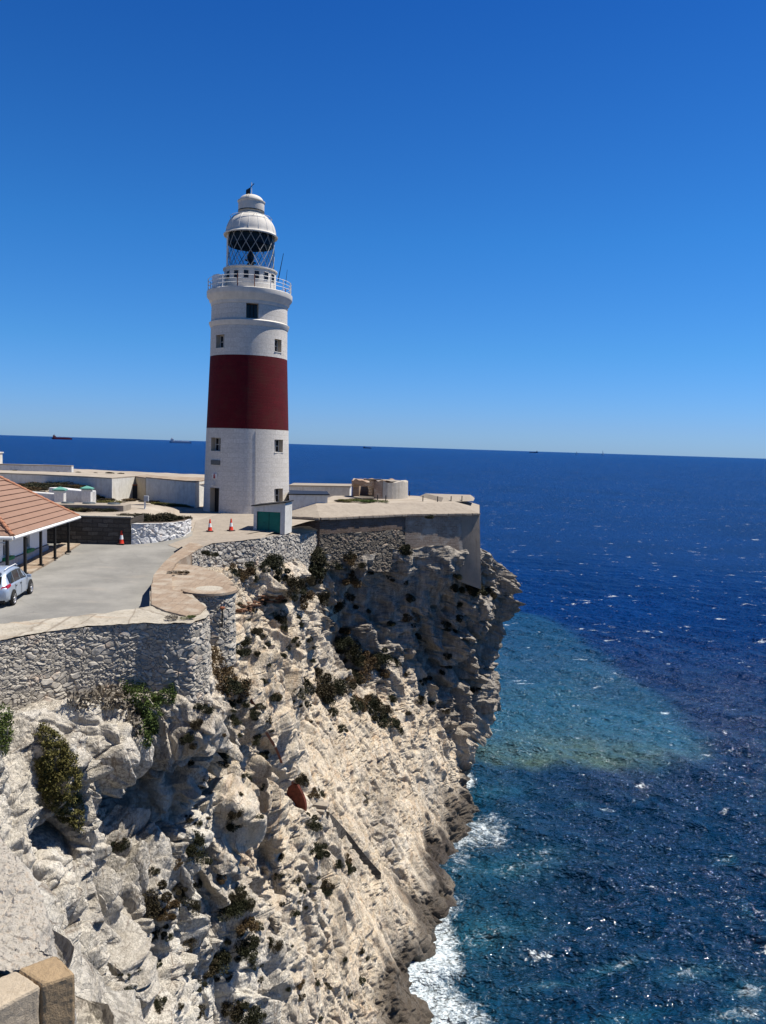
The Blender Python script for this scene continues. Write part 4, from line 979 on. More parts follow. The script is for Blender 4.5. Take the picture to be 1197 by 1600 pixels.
# ------------------------------------------------------------------ cottage with tiled roof
CT = thing('cottage', 'white cottage with a hipped clay tile roof and veranda on thin black posts', 'house', (0, 0, 0))
gzc = .3
ec = np.array([-19.85, 41.0]); ef = np.array([-20.95, 53.0]); ez = 2.5
ux = (ef-ec)/np.linalg.norm(ef-ec); lx = np.array([-ux[1], ux[0]])   # to the left/back
LEN = 11.65; DEP = 12.0; rise = 4.3
P_ = lambda a, b, z: (*(ec+ux*a+lx*b), z)
def mat_tile():
    t = NT('clay roof tile'); n = t.noise(1.2, 6, .6); m = t.noise(30, 4, .7)
    c = t.mix(n, (.20, .118, .082), (.275, .172, .125)); c = t.mix(t.ramp(m, [(.5, 0.), (.7, .5)]), c, (.22, .12, .085))
    return t.end(c, .85, t.bump(m, .006))
M['tile'] = mat_tile()
def roofplane(O, U, V, nu, nv, tri):
    """corrugated courses: O origin at eave, U along the eave, V up slope; tri(v) gives the u-range"""
    O, U, V = Vector(O), Vector(U), Vector(V); N_ = U.cross(V).normalized(); N_ = N_ if N_.z > 0 else -N_
    mb = MB()
    for i in range(nv):
        for lay in (0,):
            v0, v1 = i/nv, (i+1)/nv
            a0, a1 = tri(v0); b0, b1 = tri(v1)
            k_ = max(2, int((a1-a0)*U.length/.11)); base_ = len(mb.v)
            for j in range(k_+1):
                q = j/k_; w_ = .028*abs(math.sin(q*(a1-a0)*U.length/.22*math.pi))+.0
                mb.v.append(tuple(O+U*(a0+(a1-a0)*q)+V*v0+N_*(w_+.075))); mb.v.append(tuple(O+U*(b0+(b1-b0)*q)+V*v1+N_*(w_+.01))); mb.v.append(tuple(O+U*(a0+(a1-a0)*q)+V*v0+N_*(w_+.0)))
            for j in range(k_):
                b_ = base_+j*3; mb.f.append((b_, b_+3, b_+4, b_+1)); mb.f.append((b_+2, b_+5, b_+3, b_))
    return mb
sl_ = rise/(DEP/2)
half = DEP/2
m1 = roofplane(P_(0, 0, ez), Vector(P_(LEN, 0, 0))-Vector(P_(0, 0, 0)), Vector(P_(0, half, rise))-Vector(P_(0, 0, 0)), 1, 17, lambda v: (v*half/LEN, 1-v*half/LEN))
rf = m1.build('roof', M['tile'], CT)
m2 = roofplane(P_(0, DEP+6, ez), Vector(P_(0, 0, 0))-Vector(P_(0, DEP+6, 0)), Vector(P_(half, 0, rise))-Vector(P_(0, 0, 0)), 1, 17, lambda v: (v*half/(DEP+6), 1-v*half/(DEP+6)))
m2.build('roof', M['tile'], CT)
m3 = MB().add([P_(LEN, 0, ez), P_(LEN, DEP+6, ez), P_(half+.05, DEP, ez+rise), P_(half+.05, half, ez+rise)], [(0, 1, 2, 3)]); m3.build('roof', M['tile'], CT)
M['ridge'] = plain('terracotta ridge tile', (.31, .14, .08), .8, var=.25)
hp = MB()
def hip(a, b):
    a, b = Vector(a), Vector(b); n = int((b-a).length/.4)
    for i in range(n): hp.tube([a+(b-a)*(i/n), a+(b-a)*((i+1.08)/n)], .135, 10, True, .10)
hip(P_(0, 0, ez+.06), P_(half, half, ez+rise+.06)); hip(P_(LEN, 0, ez+.05), P_(half, half, ez+rise+.05)); hip(P_(half, half, ez+rise), P_(half, DEP, ez+rise))
hp.build('hip_tiles', M['ridge'], CT, True)
gt = MB().tube([P_(0-.05, -.07, ez-.05), P_(LEN+.05, -.07, ez-.05)], .10, 8); gt.tube([P_(-.07, -.05, ez-.05), P_(-.07, DEP, ez-.05)], .10, 8); gt = gt.build('gutter', M['whitemetal'], CT, True)
dp_ = MB().tube([P_(.1, .0, ez-.12), P_(.1, .35, ez-.3), P_(.35, 1.15, ez-.4), P_(.35, 1.2, gzc-.4)], .05, 8); dp_.build('downpipe', M['whitemetal'], gt, True)
MB().add([P_(-.0, 0, ez-.12), P_(LEN, 0, ez-.12), P_(LEN, 2, ez-.1), P_(0, 2, ez-.1)], [(0, 1, 2, 3)]).build('soffit', M['whitemetal'], CT)
w0 = 1.35; wa, wb = .5, 9.4
mb = MB()
wins2 = [(2.2, 3.1, 1.05, 2.15), (5.4, 6.3, 1.05, 2.15)]
us = sorted([wa, wb]+[x for q in wins2 for x in q[:2]]); zs = [gzc-.6, 1.05, 2.15, ez+.1]
for i in range(len(us)-1):
    for j in range(3):
        if j == 1 and any(abs(us[i]-q[0]) < 1e-6 for q in wins2): continue
        mb.add([P_(us[i], w0, zs[j]), P_(us[i+1], w0, zs[j]), P_(us[i+1], w0, zs[j+1]), P_(us[i], w0, zs[j+1])], [(0, 1, 2, 3)])
mb.add([P_(wb, w0, gzc-.6), P_(wb, w0+9, gzc-.6), P_(wb, w0+9, ez+1.6), P_(wb, w0, ez+.1)], [(0, 1, 2, 3)])
mb.add([P_(wa, w0, gzc-.6), P_(wa, w0+12, gzc-.6), P_(wa, w0+12, ez+.1), P_(wa, w0, ez+.1)], [(0, 1, 2, 3)])
mb.build('wall', plain('bright white wall', (.8, .8, .79), .8, var=.05), CT)
mb = MB().prism([P_(wa, w0-.07, 0)[:2], P_(wb+.1, w0-.07, 0)[:2], P_(wb+.1, w0+.04, 0)[:2], P_(wa, w0+.04, 0)[:2]], -.3, .82); mb.build('plinth', mat_plaster('grey plinth', (.42, .42, .43)), CT)
mb = MB().prism([P_(wa, w0-.09, 0)[:2], P_(wb+.12, w0-.09, 0)[:2], P_(wb+.12, w0+.04, 0)[:2], P_(wa, w0+.04, 0)[:2]], .823, .86); mb.build('plinth_line', M['lichen'], CT)
gsill = plain('green painted sill', (.01, .17, .07), .6)
for (a, b, z0, z1) in wins2:
    fr = MB()
    for q in (a+.05, (a+b)/2, b-.05): fr.box(P_(q, w0+.08, (z0+z1)/2), (.07, .08, z1-z0), math.atan2(ux[1], ux[0]))
    for zz in (z0+.04, z1-.04, (z0+z1)/2+.15): fr.box(P_((a+b)/2, w0+.08, zz), (b-a, .075, .07), math.atan2(ux[1], ux[0]))
    wdw = fr.build('window', M['frame'], CT)
    MB().add([P_(a, w0+.13, z0), P_(b, w0+.13, z0), P_(b, w0+.13, z1), P_(a, w0+.13, z1)], [(0, 1, 2, 3)]).build('pane', plain('pane', (.05, .07, .1), .1, bumpd=0), wdw)
    rv = MB()
    rv.add([P_(q, w0+e, z) for q, z in ((a, z0), (b, z0), (b, z1), (a, z1)) for e in (0, .14)], [(0, 2, 3, 1), (2, 4, 5, 3), (4, 6, 7, 5), (6, 0, 1, 7)])
    rv.build('reveal', M['plaster'], wdw)
    MB().box(P_((a+b)/2, w0-.1, z0-.12), (b-a+.25, .32, .2), math.atan2(ux[1], ux[0])).build('sill', gsill, wdw, bevel=.02)
for i, (u, v) in enumerate([(107, 866), (86, 876), (64, 887), (39.5, 901), (11, 915)]):
    p = groundpix(u, v); z0 = float(p[2])+.1
    if i == 4: p = groundpix(39.5, 901)*2-groundpix(64, 887)
    pm = MB().box((p[0], p[1], (z0+2.4)/2), (.13, .13, 2.4-z0)); pm.box((p[0], p[1], z0+.06), (.26, .26, .1)); pm.build('post', M['black'], CT)

# ------------------------------------------------------------------ parked car
def car():
    g0 = groundpix(27, 946); hd = R(9.5)
    t = thing('parked_car', 'silver blue people carrier with roof rails parked at the left edge of the road', 'car', (-17.98, 34.65, .015), hd)
    St = [  # y, half width, z low, z belt, z roof, half width of roof
     (0, .70, .42, .80, .84, .60), (.05, .82, .34, .86, .92, .68), (.16, .88, .28, .95, 1.08, .64), (.38, .90, .25, .99, 1.42, .62), (.62, .905, .22, 1.0, 1.60, .64), (1.1, .91, .22, 1.0, 1.66, .66), (1.9, .92, .22, .99, 1.66, .67),
     (2.45, .92, .22, .97, 1.60, .66), (2.95, .91, .22, .95, 1.42, .63), (3.35, .90, .24, .93, 1.18, .62), (3.62, .89, .25, .91, .99, .66), (4.05, .86, .28, .82, .87, .60), (4.3, .78, .32, .66, .70, .52), (4.4, .66, .38, .55, .58, .45)]
    V = []; Fc = []; K = 9
    for y, hw, zl, zb_, zr_, rw in St:
        L = [(0, zl), (hw*.86, zl), (hw*.975, zl+.1), (hw, zl+(zb_-zl)*.45), (hw*.985, zb_-.04), (hw*.95, zb_), (rw+(hw*.95-rw)*.12, zr_-.07*(zr_-zb_ > .1)), (rw*.85, zr_-.01), (0, zr_+.015)]
        V += [(x, y, z) for x, z in L]+[(-x, y, z) for x, z in L]
    n = K*2
    for i in range(len(St)-1):
        for j in range(K-1):
            for s_, fl_ in ((0, 0), (K, 1)):
                q = (i*n+s_+j, (i+1)*n+s_+j, (i+1)*n+s_+j+1, i*n+s_+j+1); Fc.append(q if fl_ else q[::-1])
    Fc += [tuple(range(K))+tuple(range(2*K-1, K-1, -1))]
    e_ = (len(St)-1)*n; Fc += [tuple(e_+k for k in range(K))[::-1]+tuple(e_+k for k in range(K, 2*K))]
    tm = NT('silver blue car paint'); tm.p.inputs['Coat Weight'].default_value = .6; tm.p.inputs['Coat Roughness'].default_value = .05
    paint = tm.end((.36, .42, .50), .35, metal=.35, spec=.5)
    bm = bmesh.new(); vs = [bm.verts.new(v) for v in V]
    for q in Fc:
        try: bm.faces.new([vs[i] for i in q])
        except ValueError: pass
    bmesh.ops.recalc_face_normals(bm, faces=bm.faces)
    # wheel arches
    me = bpy.data.meshes.new('body'); bm.to_mesh(me); bm.free(); me.materials.append(paint)
    for p in me.polygons: p.use_smooth = True
    b = bpy.data.objects.new('body', me); COL.objects.link(b); b.parent = t
    me.set_sharp_from_angle(angle=R(35))
    gm_ = NT('tinted car glass').end((.01, .012, .014), .06, spec=.6)
    def side(y0, y1, lo, hi, sx_, off=.012):
        pts = []
        for y in np.linspace(y0, y1, 8):
            c_ = [np.interp(y, [s_[0] for s_ in St], [s_[k] for s_ in St]) for k in range(1, 6)]
            hw, zl, zb_, zr_, rw = c_; tw_x = rw+(hw*.95-rw)*.12
            for q in (lo, hi): pts.append((sx_*(hw*.95+(tw_x-hw*.95)*q+off), y, zb_+(zr_-.07-zb_)*q))
        return MB().add(pts, [(i*2, i*2+2, i*2+3, i*2+1) for i in range(7)])
    for sx_ in (1, -1):
        for (a, c_) in ((.55, 1.12), (1.18, 2.02), (2.08, 3.02)): side(a, c_, .08, .93, sx_).build('side_window', gm_, t)
        d_ = MB(); xx = sx_*.925
        for yy in (1.15, 2.05, 3.1): d_.tube([(sx_*.922, yy, .35), (sx_*.93, yy, .60), (sx_*.905, yy, .95)], .006, 4)
        d_.build('door_seam', M['black'], t)
        hb = MB(); hb.box((sx_*.93, 1.95, .86), (.03, .18, .03)); hb.box((sx_*.93, 1.0+.25, .86), (.03, .14, .03)); hb.build('door_handle', M['black'], t)
        MB().tube([(sx_*.56, .7, 1.66), (sx_*.6, 1.0, 1.74), (sx_*.6, 2.2, 1.73), (sx_*.57, 2.55, 1.62)], .022, 6).build('roof_rail', M['whitemetal'], t, True)
        mbm = MB().box((sx_*1.02, 2.95, 1.03), (.2, .11, .15)); mbm.build('wing_mirror', paint, t, bevel=.03)
        tl_ = MB().add([(sx_*.60, .0-.005+.02, .86), (sx_*.86, .13, .88), (sx_*.925, .45, .98), (sx_*.90, .42, 1.1), (sx_*.82, .17, 1.06), (sx_*.62, .06, .98)], [(0, 1, 4, 5), (1, 2, 3, 4)])
        tl_.build('tail_light', NT('red lamp glass').end((.35, .01, .02), .15, spec=.6), t)
        for yy in (.82, 3.55):
            MB().lathe([(0, 0), (.385, 0), (.385, .02), (.0, .02)], 28).build('wheel_arch', M['black'], t).matrix_local = Matrix.Translation((sx_*.91, yy, .36)) @ Matrix.Rotation(R(90)*sx_, 4, 'Y')
            wz = Matrix.Translation((sx_*.80, yy, .325)) @ Matrix.Rotation(R(90)*sx_, 4, 'Y')
            whl = MB().lathe([(.2, 0), (.31, 0), (.325, .03), (.325, .14), (.31, .17), (.23, .17)], 28).build('wheel', NT('tyre').end((.02, .02, .02), .8), t, True); whl.matrix_local = wz
            rm_ = MB(); rm_.lathe([(.235, .165), (.215, .14), (.20, .10)], 24); rm_.lathe([(0, .165), (.06, .165), (.07, .14)], 12)
            for k_ in range(7):
                a = 2*math.pi*k_/7; rm_.add([(.05*math.cos(a+.5), .05*math.sin(a+.5), .155), (.05*math.cos(a-.5), .05*math.sin(a-.5), .155), (.22*math.cos(a-.12), .22*math.sin(a-.12), .16), (.22*math.cos(a+.12), .22*math.sin(a+.12), .16)], [(0, 1, 2, 3)])
            rm_.build('rim', plain('alloy', (.6, .6, .62), .3, .8, bumpd=0), whl)
    MB().add([(-.56, .15, 1.09), (.56, .15, 1.09), (.55, .36, 1.42), (-.55, .36, 1.42)], [(0, 1, 2, 3)]).build('rear_window', gm_, t)
    MB().add([(-.62, 3.42, 1.14), (.62, 3.42, 1.14), (.6, 2.72, 1.53), (-.6, 2.72, 1.53)], [(0, 1, 2, 3)]).build('windscreen', gm_, t)
    MB().box((0, .16, .30), (1.5, .25, .14)).build('rear_valance', M['black'], t, bevel=.03)
    MB().box((0, -.012, .62), (.52, .02, .12)).build('number_plate', plain('blank plate', (.6, .5, .1), .5), t)
    MB().box((0, .42, 1.60), (1.1, .25, .05)).build('roof_spoiler', paint, t, bevel=.02)
car()

# ------------------------------------------------------------------ traffic cones
cm = {'o': plain('orange red cone plastic', (.62, .045, .02), .5, bumpd=0), 'w': plain('white cone sleeve', (.7, .7, .68), .4, bumpd=0), 'k': plain('dark cone base', (.05, .03, .025), .7)}
def cone(h=.95):
    t = thing('traffic_cone', 'x', 'traffic cone', group='traffic cones on the road')
    MB().box((0, 0, .03), (.48, .48, .06)).build('foot', cm['k'], t, bevel=.01)
    MB().lathe([(.19, .06), (.17, .1), (.133, .34), (.090, .63), (.045, h), (0, h)], 20).build('cone_body', cm['o'], t, True)
    MB().lathe([(.137, .34), (.094, .63)], 20).build('white_sleeve', cm['w'], t, True)
    return t
def clone(o, parent=None):
    c = o.copy(); COL.objects.link(c); c.parent = parent
    for ch in [x for x in bpy.data.objects if x.parent == o]: clone(ch, c)
    return c
c0 = cone()
for i, (u, v, lb) in enumerate([(190, 851, 'orange and white traffic cone standing alone against the dark stone retaining wall'), (328, 831, 'left one of two traffic cones on the pale paving below the lighthouse door'), (361, 830, 'right one of two traffic cones, nearer to the green-doored hut')]):
    c = c0 if i == 0 else clone(c0)
    p = groundpix(u, v); c.location = (p[0], p[1], float(p[2])+.04); c.rotation_euler[2] = .4*i; c['label'] = lb

# ------------------------------------------------------------------ walls and banks left of the lighthouse
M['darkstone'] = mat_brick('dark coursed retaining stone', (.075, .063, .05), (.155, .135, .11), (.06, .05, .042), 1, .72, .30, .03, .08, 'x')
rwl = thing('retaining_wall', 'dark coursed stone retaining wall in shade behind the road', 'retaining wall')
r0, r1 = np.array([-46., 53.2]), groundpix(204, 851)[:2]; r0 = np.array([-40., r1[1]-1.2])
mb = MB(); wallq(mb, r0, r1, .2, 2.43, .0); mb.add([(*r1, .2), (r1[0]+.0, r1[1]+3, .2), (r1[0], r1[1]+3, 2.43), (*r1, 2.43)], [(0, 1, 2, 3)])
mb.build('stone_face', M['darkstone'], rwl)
MB().prism([(r0[0], r0[1]-.05), (r1[0]+.05, r1[1]-.05), (r1[0]+.05, r1[1]+.5), (r0[0], r0[1]+.5)], 2.433, 2.52).build('coping', M['coping'], rwl)
# curved whitewashed planter
pl = thing('planter_wall', 'curved whitewashed rough stone planter wall at the bend, filled with dark shrubs', 'planter')
pb = [groundpix(*q)[:2] for q in [(205,851),(225,850),(250,847),(272,843),(290,838),(299,831)]]
pb[0] = r1+np.array([.06, -.02])
M['whitestone'] = mat_rubble('whitewashed rough stone', (0.493, 0.4845, 0.4675), (0.629, 0.6205, 0.6035), (0.3825, 0.3655, 0.34))
rubble('stone_face', [tuple(p) for p in pb], [2.02, 2.0, 1.95, 1.92, 1.9, 1.9], .25, 1, M['whitestone'], .55, .05, .10, pl, .0, 43)
pin = [(pb[0][0]-.1, pb[0][1]+2.9), (pb[2][0], pb[0][1]+3.6), (pb[4][0]-.8, pb[4][1]+2.8), (pb[5][0]-.5, pb[5][1]+.9)]
strip('coping', [tuple(p) for p in pb], [tuple(np.array(p)*.88+np.mean(pin, axis=0)*.12) for p in pb], [2.03, 2.01, 1.97, 1.94, 1.92, 1.92], [2.03, 2.01, 1.97, 1.94, 1.92, 1.92], M['whitestone'], pl, nz=.03).data.attributes
MB().prism([tuple(p*.93+np.mean(pin, axis=0)*.07) for p in pb]+[tuple(p) for p in pin[::-1]], .4, 1.86).build('soil', plain('dark soil', (.08, .06, .045), .95), pl)

# raised ground behind the retaining wall, plateau behind that
def up(x, Y): return 2.4-.9*sstep(-19.5, -16.5, x)-1.0*sstep(64, 74, Y)*sstep(-33, -28.5, x)+.35*sstep(68, 72, Y)*sstep(-29.5, -31, x)
def uppix(u, v):
    z = 2.
    for _ in range(25): p = atz(u, v, z); z = .5*z+.5*float(up(p[0], p[1]) if (p[1] > 55.6 and p[0] < -16) else gz(p[1]))
    return p
yy = np.linspace(r1[1]+.3, 87, 100); xx = np.linspace(-70, -14.5, 150); UX, UY = np.meshgrid(xx, yy)
UX2 = UX.copy(); lim = np.interp(UY, [55, 58, 60, 63, 70, 80], [-18.3, -18.2, -17.8, -18.0, -18.4, -17.5]); UX2 = np.minimum(UX, lim)
n_ = fbm(np.stack([UX.ravel()/1.6, UY.ravel()/1.6, 0*UX.ravel()], 1), 4, 600).reshape(UX.shape)
o = big_grid('upper_ground', np.stack([UX2, UY, up(UX2, UY)+n_*.10-1.2*(UX > lim)], -1), M['ground']); tag(o, kind='structure'); fix_up(o)
xx = np.linspace(-115, -18.3, 260); tt_ = np.linspace(0, 1, 60)
fp_ = np.array([atY(u, v, Y)[:2] for u, v, Y in [(-300,762,84),(60,762,82),(130,768,80.5),(175,777,79),(211,773,84.4),(227.5,778,82.05),(305,789,76.2),(322,787,80.5)]])
fr_ = np.interp(xx, fp_[:, 0], fp_[:, 1])+.45; bk2 = np.interp(xx, [-115, -40, -16], [113, 105, 97])
UY, UX = np.meshgrid(tt_, xx, indexing='ij'); UY = fr_[None]+(bk2-fr_)[None]*tt_[:, None]
n_ = fbm(np.stack([UX.ravel()/4, UY.ravel()/4, 0*UX.ravel()], 1), 4, 610).reshape(UX.shape)
zz = 3.55+n_*.12+.0*UX
o = big_grid('plateau', np.stack([UX, UY, zz+.1*0], -1), M['ground']); tag(o, kind='structure'); fix_up(o)

def blockwall(name, label, pix, z0, z1, mat, cap=None, depth=6.0, cat='wall', base=None, capo=.05):
    t = thing(name, label, cat); pts = [np.array(atY(u, v, Y)[:2]) for u, v, Y in pix]
    mb = MB()
    for a, b in zip(pts[:-1], pts[1:]): mb.add([(*a, z0), (*b, z0), (*b, z1), (*a, z1)], [(0, 1, 2, 3)])
    a, b = pts[0], pts[-1]
    mb.add([(*a, z0), (*a, z1), (a[0]-.3, a[1]+depth, z1), (a[0]-.3, a[1]+depth, z0)], [(0, 1, 2, 3)]); mb.add([(*b, z0), (b[0], b[1]+depth, z0), (b[0], b[1]+depth, z1), (*b, z1)], [(0, 1, 2, 3)])
    mb.build('wall_face', mat, t)
    po = [tuple(p+np.array([0, -capo])) for p in pts]+[(b[0]+.02, b[1]+depth), (a[0]-.3, a[1]+depth)]
    MB().prism(po, z1+.003, z1+.12).build('top', cap or M['concrete_pale'], t)
    return t
zA = 3.62
blockwall('block_wall', 'long whitewashed block wall with a pale flat top directly left of the lighthouse', [(228,778,82),(305,789,76.2),(322,787,80.5)], .8, 3.78, M['plaster'], M['tancap'], 4)
M['tanplaster'] = mat_plaster('yellowed plaster', (.55, .45, .31), (.35, .27, .18), 1, .5)
blockwall('wall_return', 'narrow yellowed plaster wall face between the two long white walls', [(211,773,84.5),(227.5,778,82.05)], .8, 3.72, M['tanplaster'], M['tancap'], 5)
blockwall('block_wall', 'angled whitewashed wall with one shaded and one sunlit face, behind the dark plant beds', [(-200,760,84),(60,762,82),(130,768,80.5),(175,777,79),(211,773,84.4)], .8, 3.74, M['plaster'], M['ground'], 4)
# small dark doorway at its end
p = atY(208, 770, 84.0); dk = thing('doorway', 'small dark rusty doorway between the white walls', 'doorway')
MB().box((p[0]+.15, p[1]-.12, 2.1), (.9, .1, 1.5), R(20)).build('opening', M['black'], dk); MB().box((p[0]+.15, p[1]-.16, 2.9), (1.1, .12, .12), R(20)).build('lintel', M['rust'], dk)
blockwall('parapet_wall', 'low rough grey parapet wall along the far left edge of the plateau', [(-30,741,92),(60,748,93),(112,751,94)], 3.3, 4.3, M['plaster_rough'], M['ground'], .6)
# rough low white walls and pillars
def lowwall(label, pix, z0, z1, mat=M['plaster_rough'], th=.7):
    t = thing('garden_wall', label, 'garden wall'); pts = [np.array(atY(u, v, Y)[:2]) for u, v, Y in pix]
    dirs = [b-a for a, b in zip(pts[:-1], pts[1:])]; nn = [np.array([-d_[1], d_[0]])/np.linalg.norm(d_) for d_ in dirs]; nn = [nn[0]]+[(a+b)/2 for a, b in zip(nn[:-1], nn[1:])]+[nn[-1]]
    MB().prism([tuple(p) for p in pts]+[tuple(p+n_*th) for p, n_ in zip(pts, nn)][::-1], z0, z1).build('wall_body', mat, t, bevel=.08)
    return t
lowwall('rough whitewashed garden wall leading to the left green-capped pillar', [(28,768,66.5),(62,778,65.3),(90,786,64.5)], 1.5, 3.12)
lowwall('thick whitewashed garden wall leading to the right green-capped pillar', [(76,776,70.5),(98,782,68.8),(131,786,67.2)], 1.4, 3.25, th=1.3)
gcap = plain('pale green copper cap', (.10, .27, .22), .6)
for i, (u, v, Y, lb) in enumerate([(94, 788, 64.2, 'left white gate pillar with a pale green cap beside the cottage roof'), (136, 783, 66.6, 'right white gate pillar with a pale green cap in front of the long white wall')]):
    if i == 0:
        g0 = thing('gate_pillar', lb, 'pillar', group='gate pillars with green caps')
        MB().box((0, 0, .65), (.78, .78, 1.5)).build('shaft', M['plaster_rough'], g0, bevel=.03)
        mb = MB().box((0, 0, 1.45), (1.0, 1.0, .1)); mb.add([(-.5, -.5, 1.503), (.5, -.5, 1.503), (.5, .5, 1.503), (-.5, .5, 1.503), (0, 0, 1.72)], [(0, 1, 4), (1, 2, 4), (2, 3, 4), (3, 0, 4)]); mb.build('cap', gcap, g0)
    gp = g0 if i == 0 else clone(g0); p = atY(u, v, Y); gp.location = (p[0], p[1], 2.05); gp['label'] = lb; gp.rotation_euler[2] = .15
# stone slab with manhole covers
sb = thing('stone_slab', 'long pale raised slab behind the retaining wall with flat round covers on top', 'slab')
a = atY(60, 801, 57.5)[:2]; b = atY(193, 805, 58.3)[:2]; MB().prism([tuple(a), tuple(b), (b[0]-.1, b[1]+2.1), (a[0]-.1, a[1]+2.1)], 2.2, 2.86).build('slab', M['concrete_pale'], sb, bevel=.03)
for k_, (u, Y) in enumerate([(106, 58.9), (139, 59.1), (178, 59.3)]):
    p = atY(u, 795, Y); MB().lathe([(0, .10), (.42, .09), (.5, 0)], 20).build('cover', plain('dark iron cover', (.05, .06, .065), .6), sb).location = (p[0], p[1], 2.865)
# white post with box
po = thing('post_box', 'slim white post carrying a small grey box, behind the dark planter shrubs', 'post')
p = atY(226.5, 801, 61.5); MB().tube([(p[0], p[1], 1.2), (p[0], p[1], 3.35)], .07, 8).build('post', M['whitemetal'], po)
MB().box((p[0]+.12, p[1]-.05, 3.2), (.36, .2, .45)).build('box', plain('grey cabinet', (.35, .37, .38), .5), po, bevel=.02)
# far white pillar cut by the left edge
fp = thing('white_pillar', 'white pillar top at the far left edge against the sea', 'pillar'); p = atY(-3, 740, 93)
MB().box((p[0]-.1, p[1], 4.6), (.9, .9, 2.2)).build('shaft', M['white'], fp, bevel=.03); MB().box((p[0]-.1, p[1], 5.77), (1.1, 1.1, .14)).build('cap', M['white'], fp)

# ------------------------------------------------------------------ masonry block at the bottom left, and the mortar ledge behind it
fb = thing('parapet_corner', 'tan weathered dressed stone parapet corner close to the camera at the bottom left', 'parapet')
zb0 = 3.6
cA, cB, cC, cD = [np.array(atz(*q, zb0)) for q in ((27, 1513), (88, 1490), (119, 1521), (66, 1538))]
gA = np.array(atz(66, 1538, zb0)); 
M['blockstone'] = mat_plaster('tan dressed stone', (.33, .235, .135), (.20, .15, .10), 5, .6, .012)
M['blockstone2'] = mat_plaster('pale dressed stone', (.42, .345, .25), (.27, .21, .14), 5, .6, .012)
def slab(name, top, z0, z1, mat, par):
    o = MB().prism([tuple(p[:2]) for p in top], z0, z1).build(name, mat, par, bevel=.028)
    sb_ = o.modifiers.new('sub', 'SUBSURF'); sb_.subdivision_type = 'SIMPLE'; sb_.levels = sb_.render_levels = 6
    for nm_, sz, st_ in (('coarse', .35, .035), ('fine', .05, .010)):
        tx = bpy.data.textures.new(nm_, 'CLOUDS'); tx.noise_scale = sz; tx.noise_depth = 3
        dm_ = o.modifiers.new('disp', 'DISPLACE'); dm_.texture = tx; dm_.strength = st_; dm_.texture_coords = 'LOCAL'
    return o
slab('corner_stone', [cD, cC, cB, cA], 1.2, zb0, M['blockstone'], fb)
dL = (cA-cD); ext = np.array(atz(-60, 1603, zb0)); gap = (ext-cD)/np.linalg.norm(ext-cD)*.012
e2_ = cA+(ext-cD)
slab('coping_stone', [cD+gap, cA+gap, e2_, ext], 1.2, zb0-.004, M['blockstone2'], fb)
# rough mortar ledge
lg = thing('mortar_ledge', 'rough pale mortar and rubble ledge behind the tan corner stone', 'wall')
nL = 420
e0 = np.array([atz(u, v, 3.45) for u, v in [(-120,1300),(0,1308),(30,1345),(62,1400),(72,1440),(60,1478),(84,1494),(60,1512)]])
cL = np.concatenate([[0], np.cumsum(np.linalg.norm(np.diff(e0, axis=0), axis=1))]); sL = np.linspace(0, cL[-1], nL)
E_ = np.stack([np.interp(sL, cL, e0[:, k_]) for k_ in range(3)], 1); I_ = np.repeat(np.array([[-6.2, 5.4, 3.45]]), nL, 0)*0
I_ = np.stack([E_[:, 0]-3.0, E_[:, 1]*.92+.2, np.full(nL, 3.5)], 1)
tt = np.linspace(0, 1, 420)[None, :, None]; Lg = E_[:, None]+(I_-E_)[:, None]*tt
dwn = np.linspace(1, 0.02, 50)[None, :, None]; side_ = E_[:, None]+np.array([.5, .1, -2.2])[None, None]*dwn
Lg = np.concatenate([side_, Lg], 1); fl_ = Lg.reshape(-1, 3)
w1_, w2_, wf_, wc_ = worley(fl_/.16, 700); x1_, x2_, xf_, xc_ = worley(fl_/.05, 740); dd_ = fbm(fl_/.5, 4, 710, .55)*.05+(wc_-.45)*.05*sstep(0, .15, w2_-w1_)*(wc_ > .4)+(xc_-.5)*.022*sstep(0, .2, x2_-x1_)+fbm(fl_/.03, 3, 720, .6)*.010; nr_ = gnormals(Lg); nr_ = np.where(nr_[..., 2:] < 0, -nr_, nr_)
M['mortar'] = mat_plaster('rough mortar', (.40, .365, .31), (.38, .27, .18), 4, .6, .02)
o = big_grid('rough_top', Lg+nr_*dd_.reshape(Lg.shape[:2])[..., None], M['mortar'], lg, smooth=False); fix_up(o)

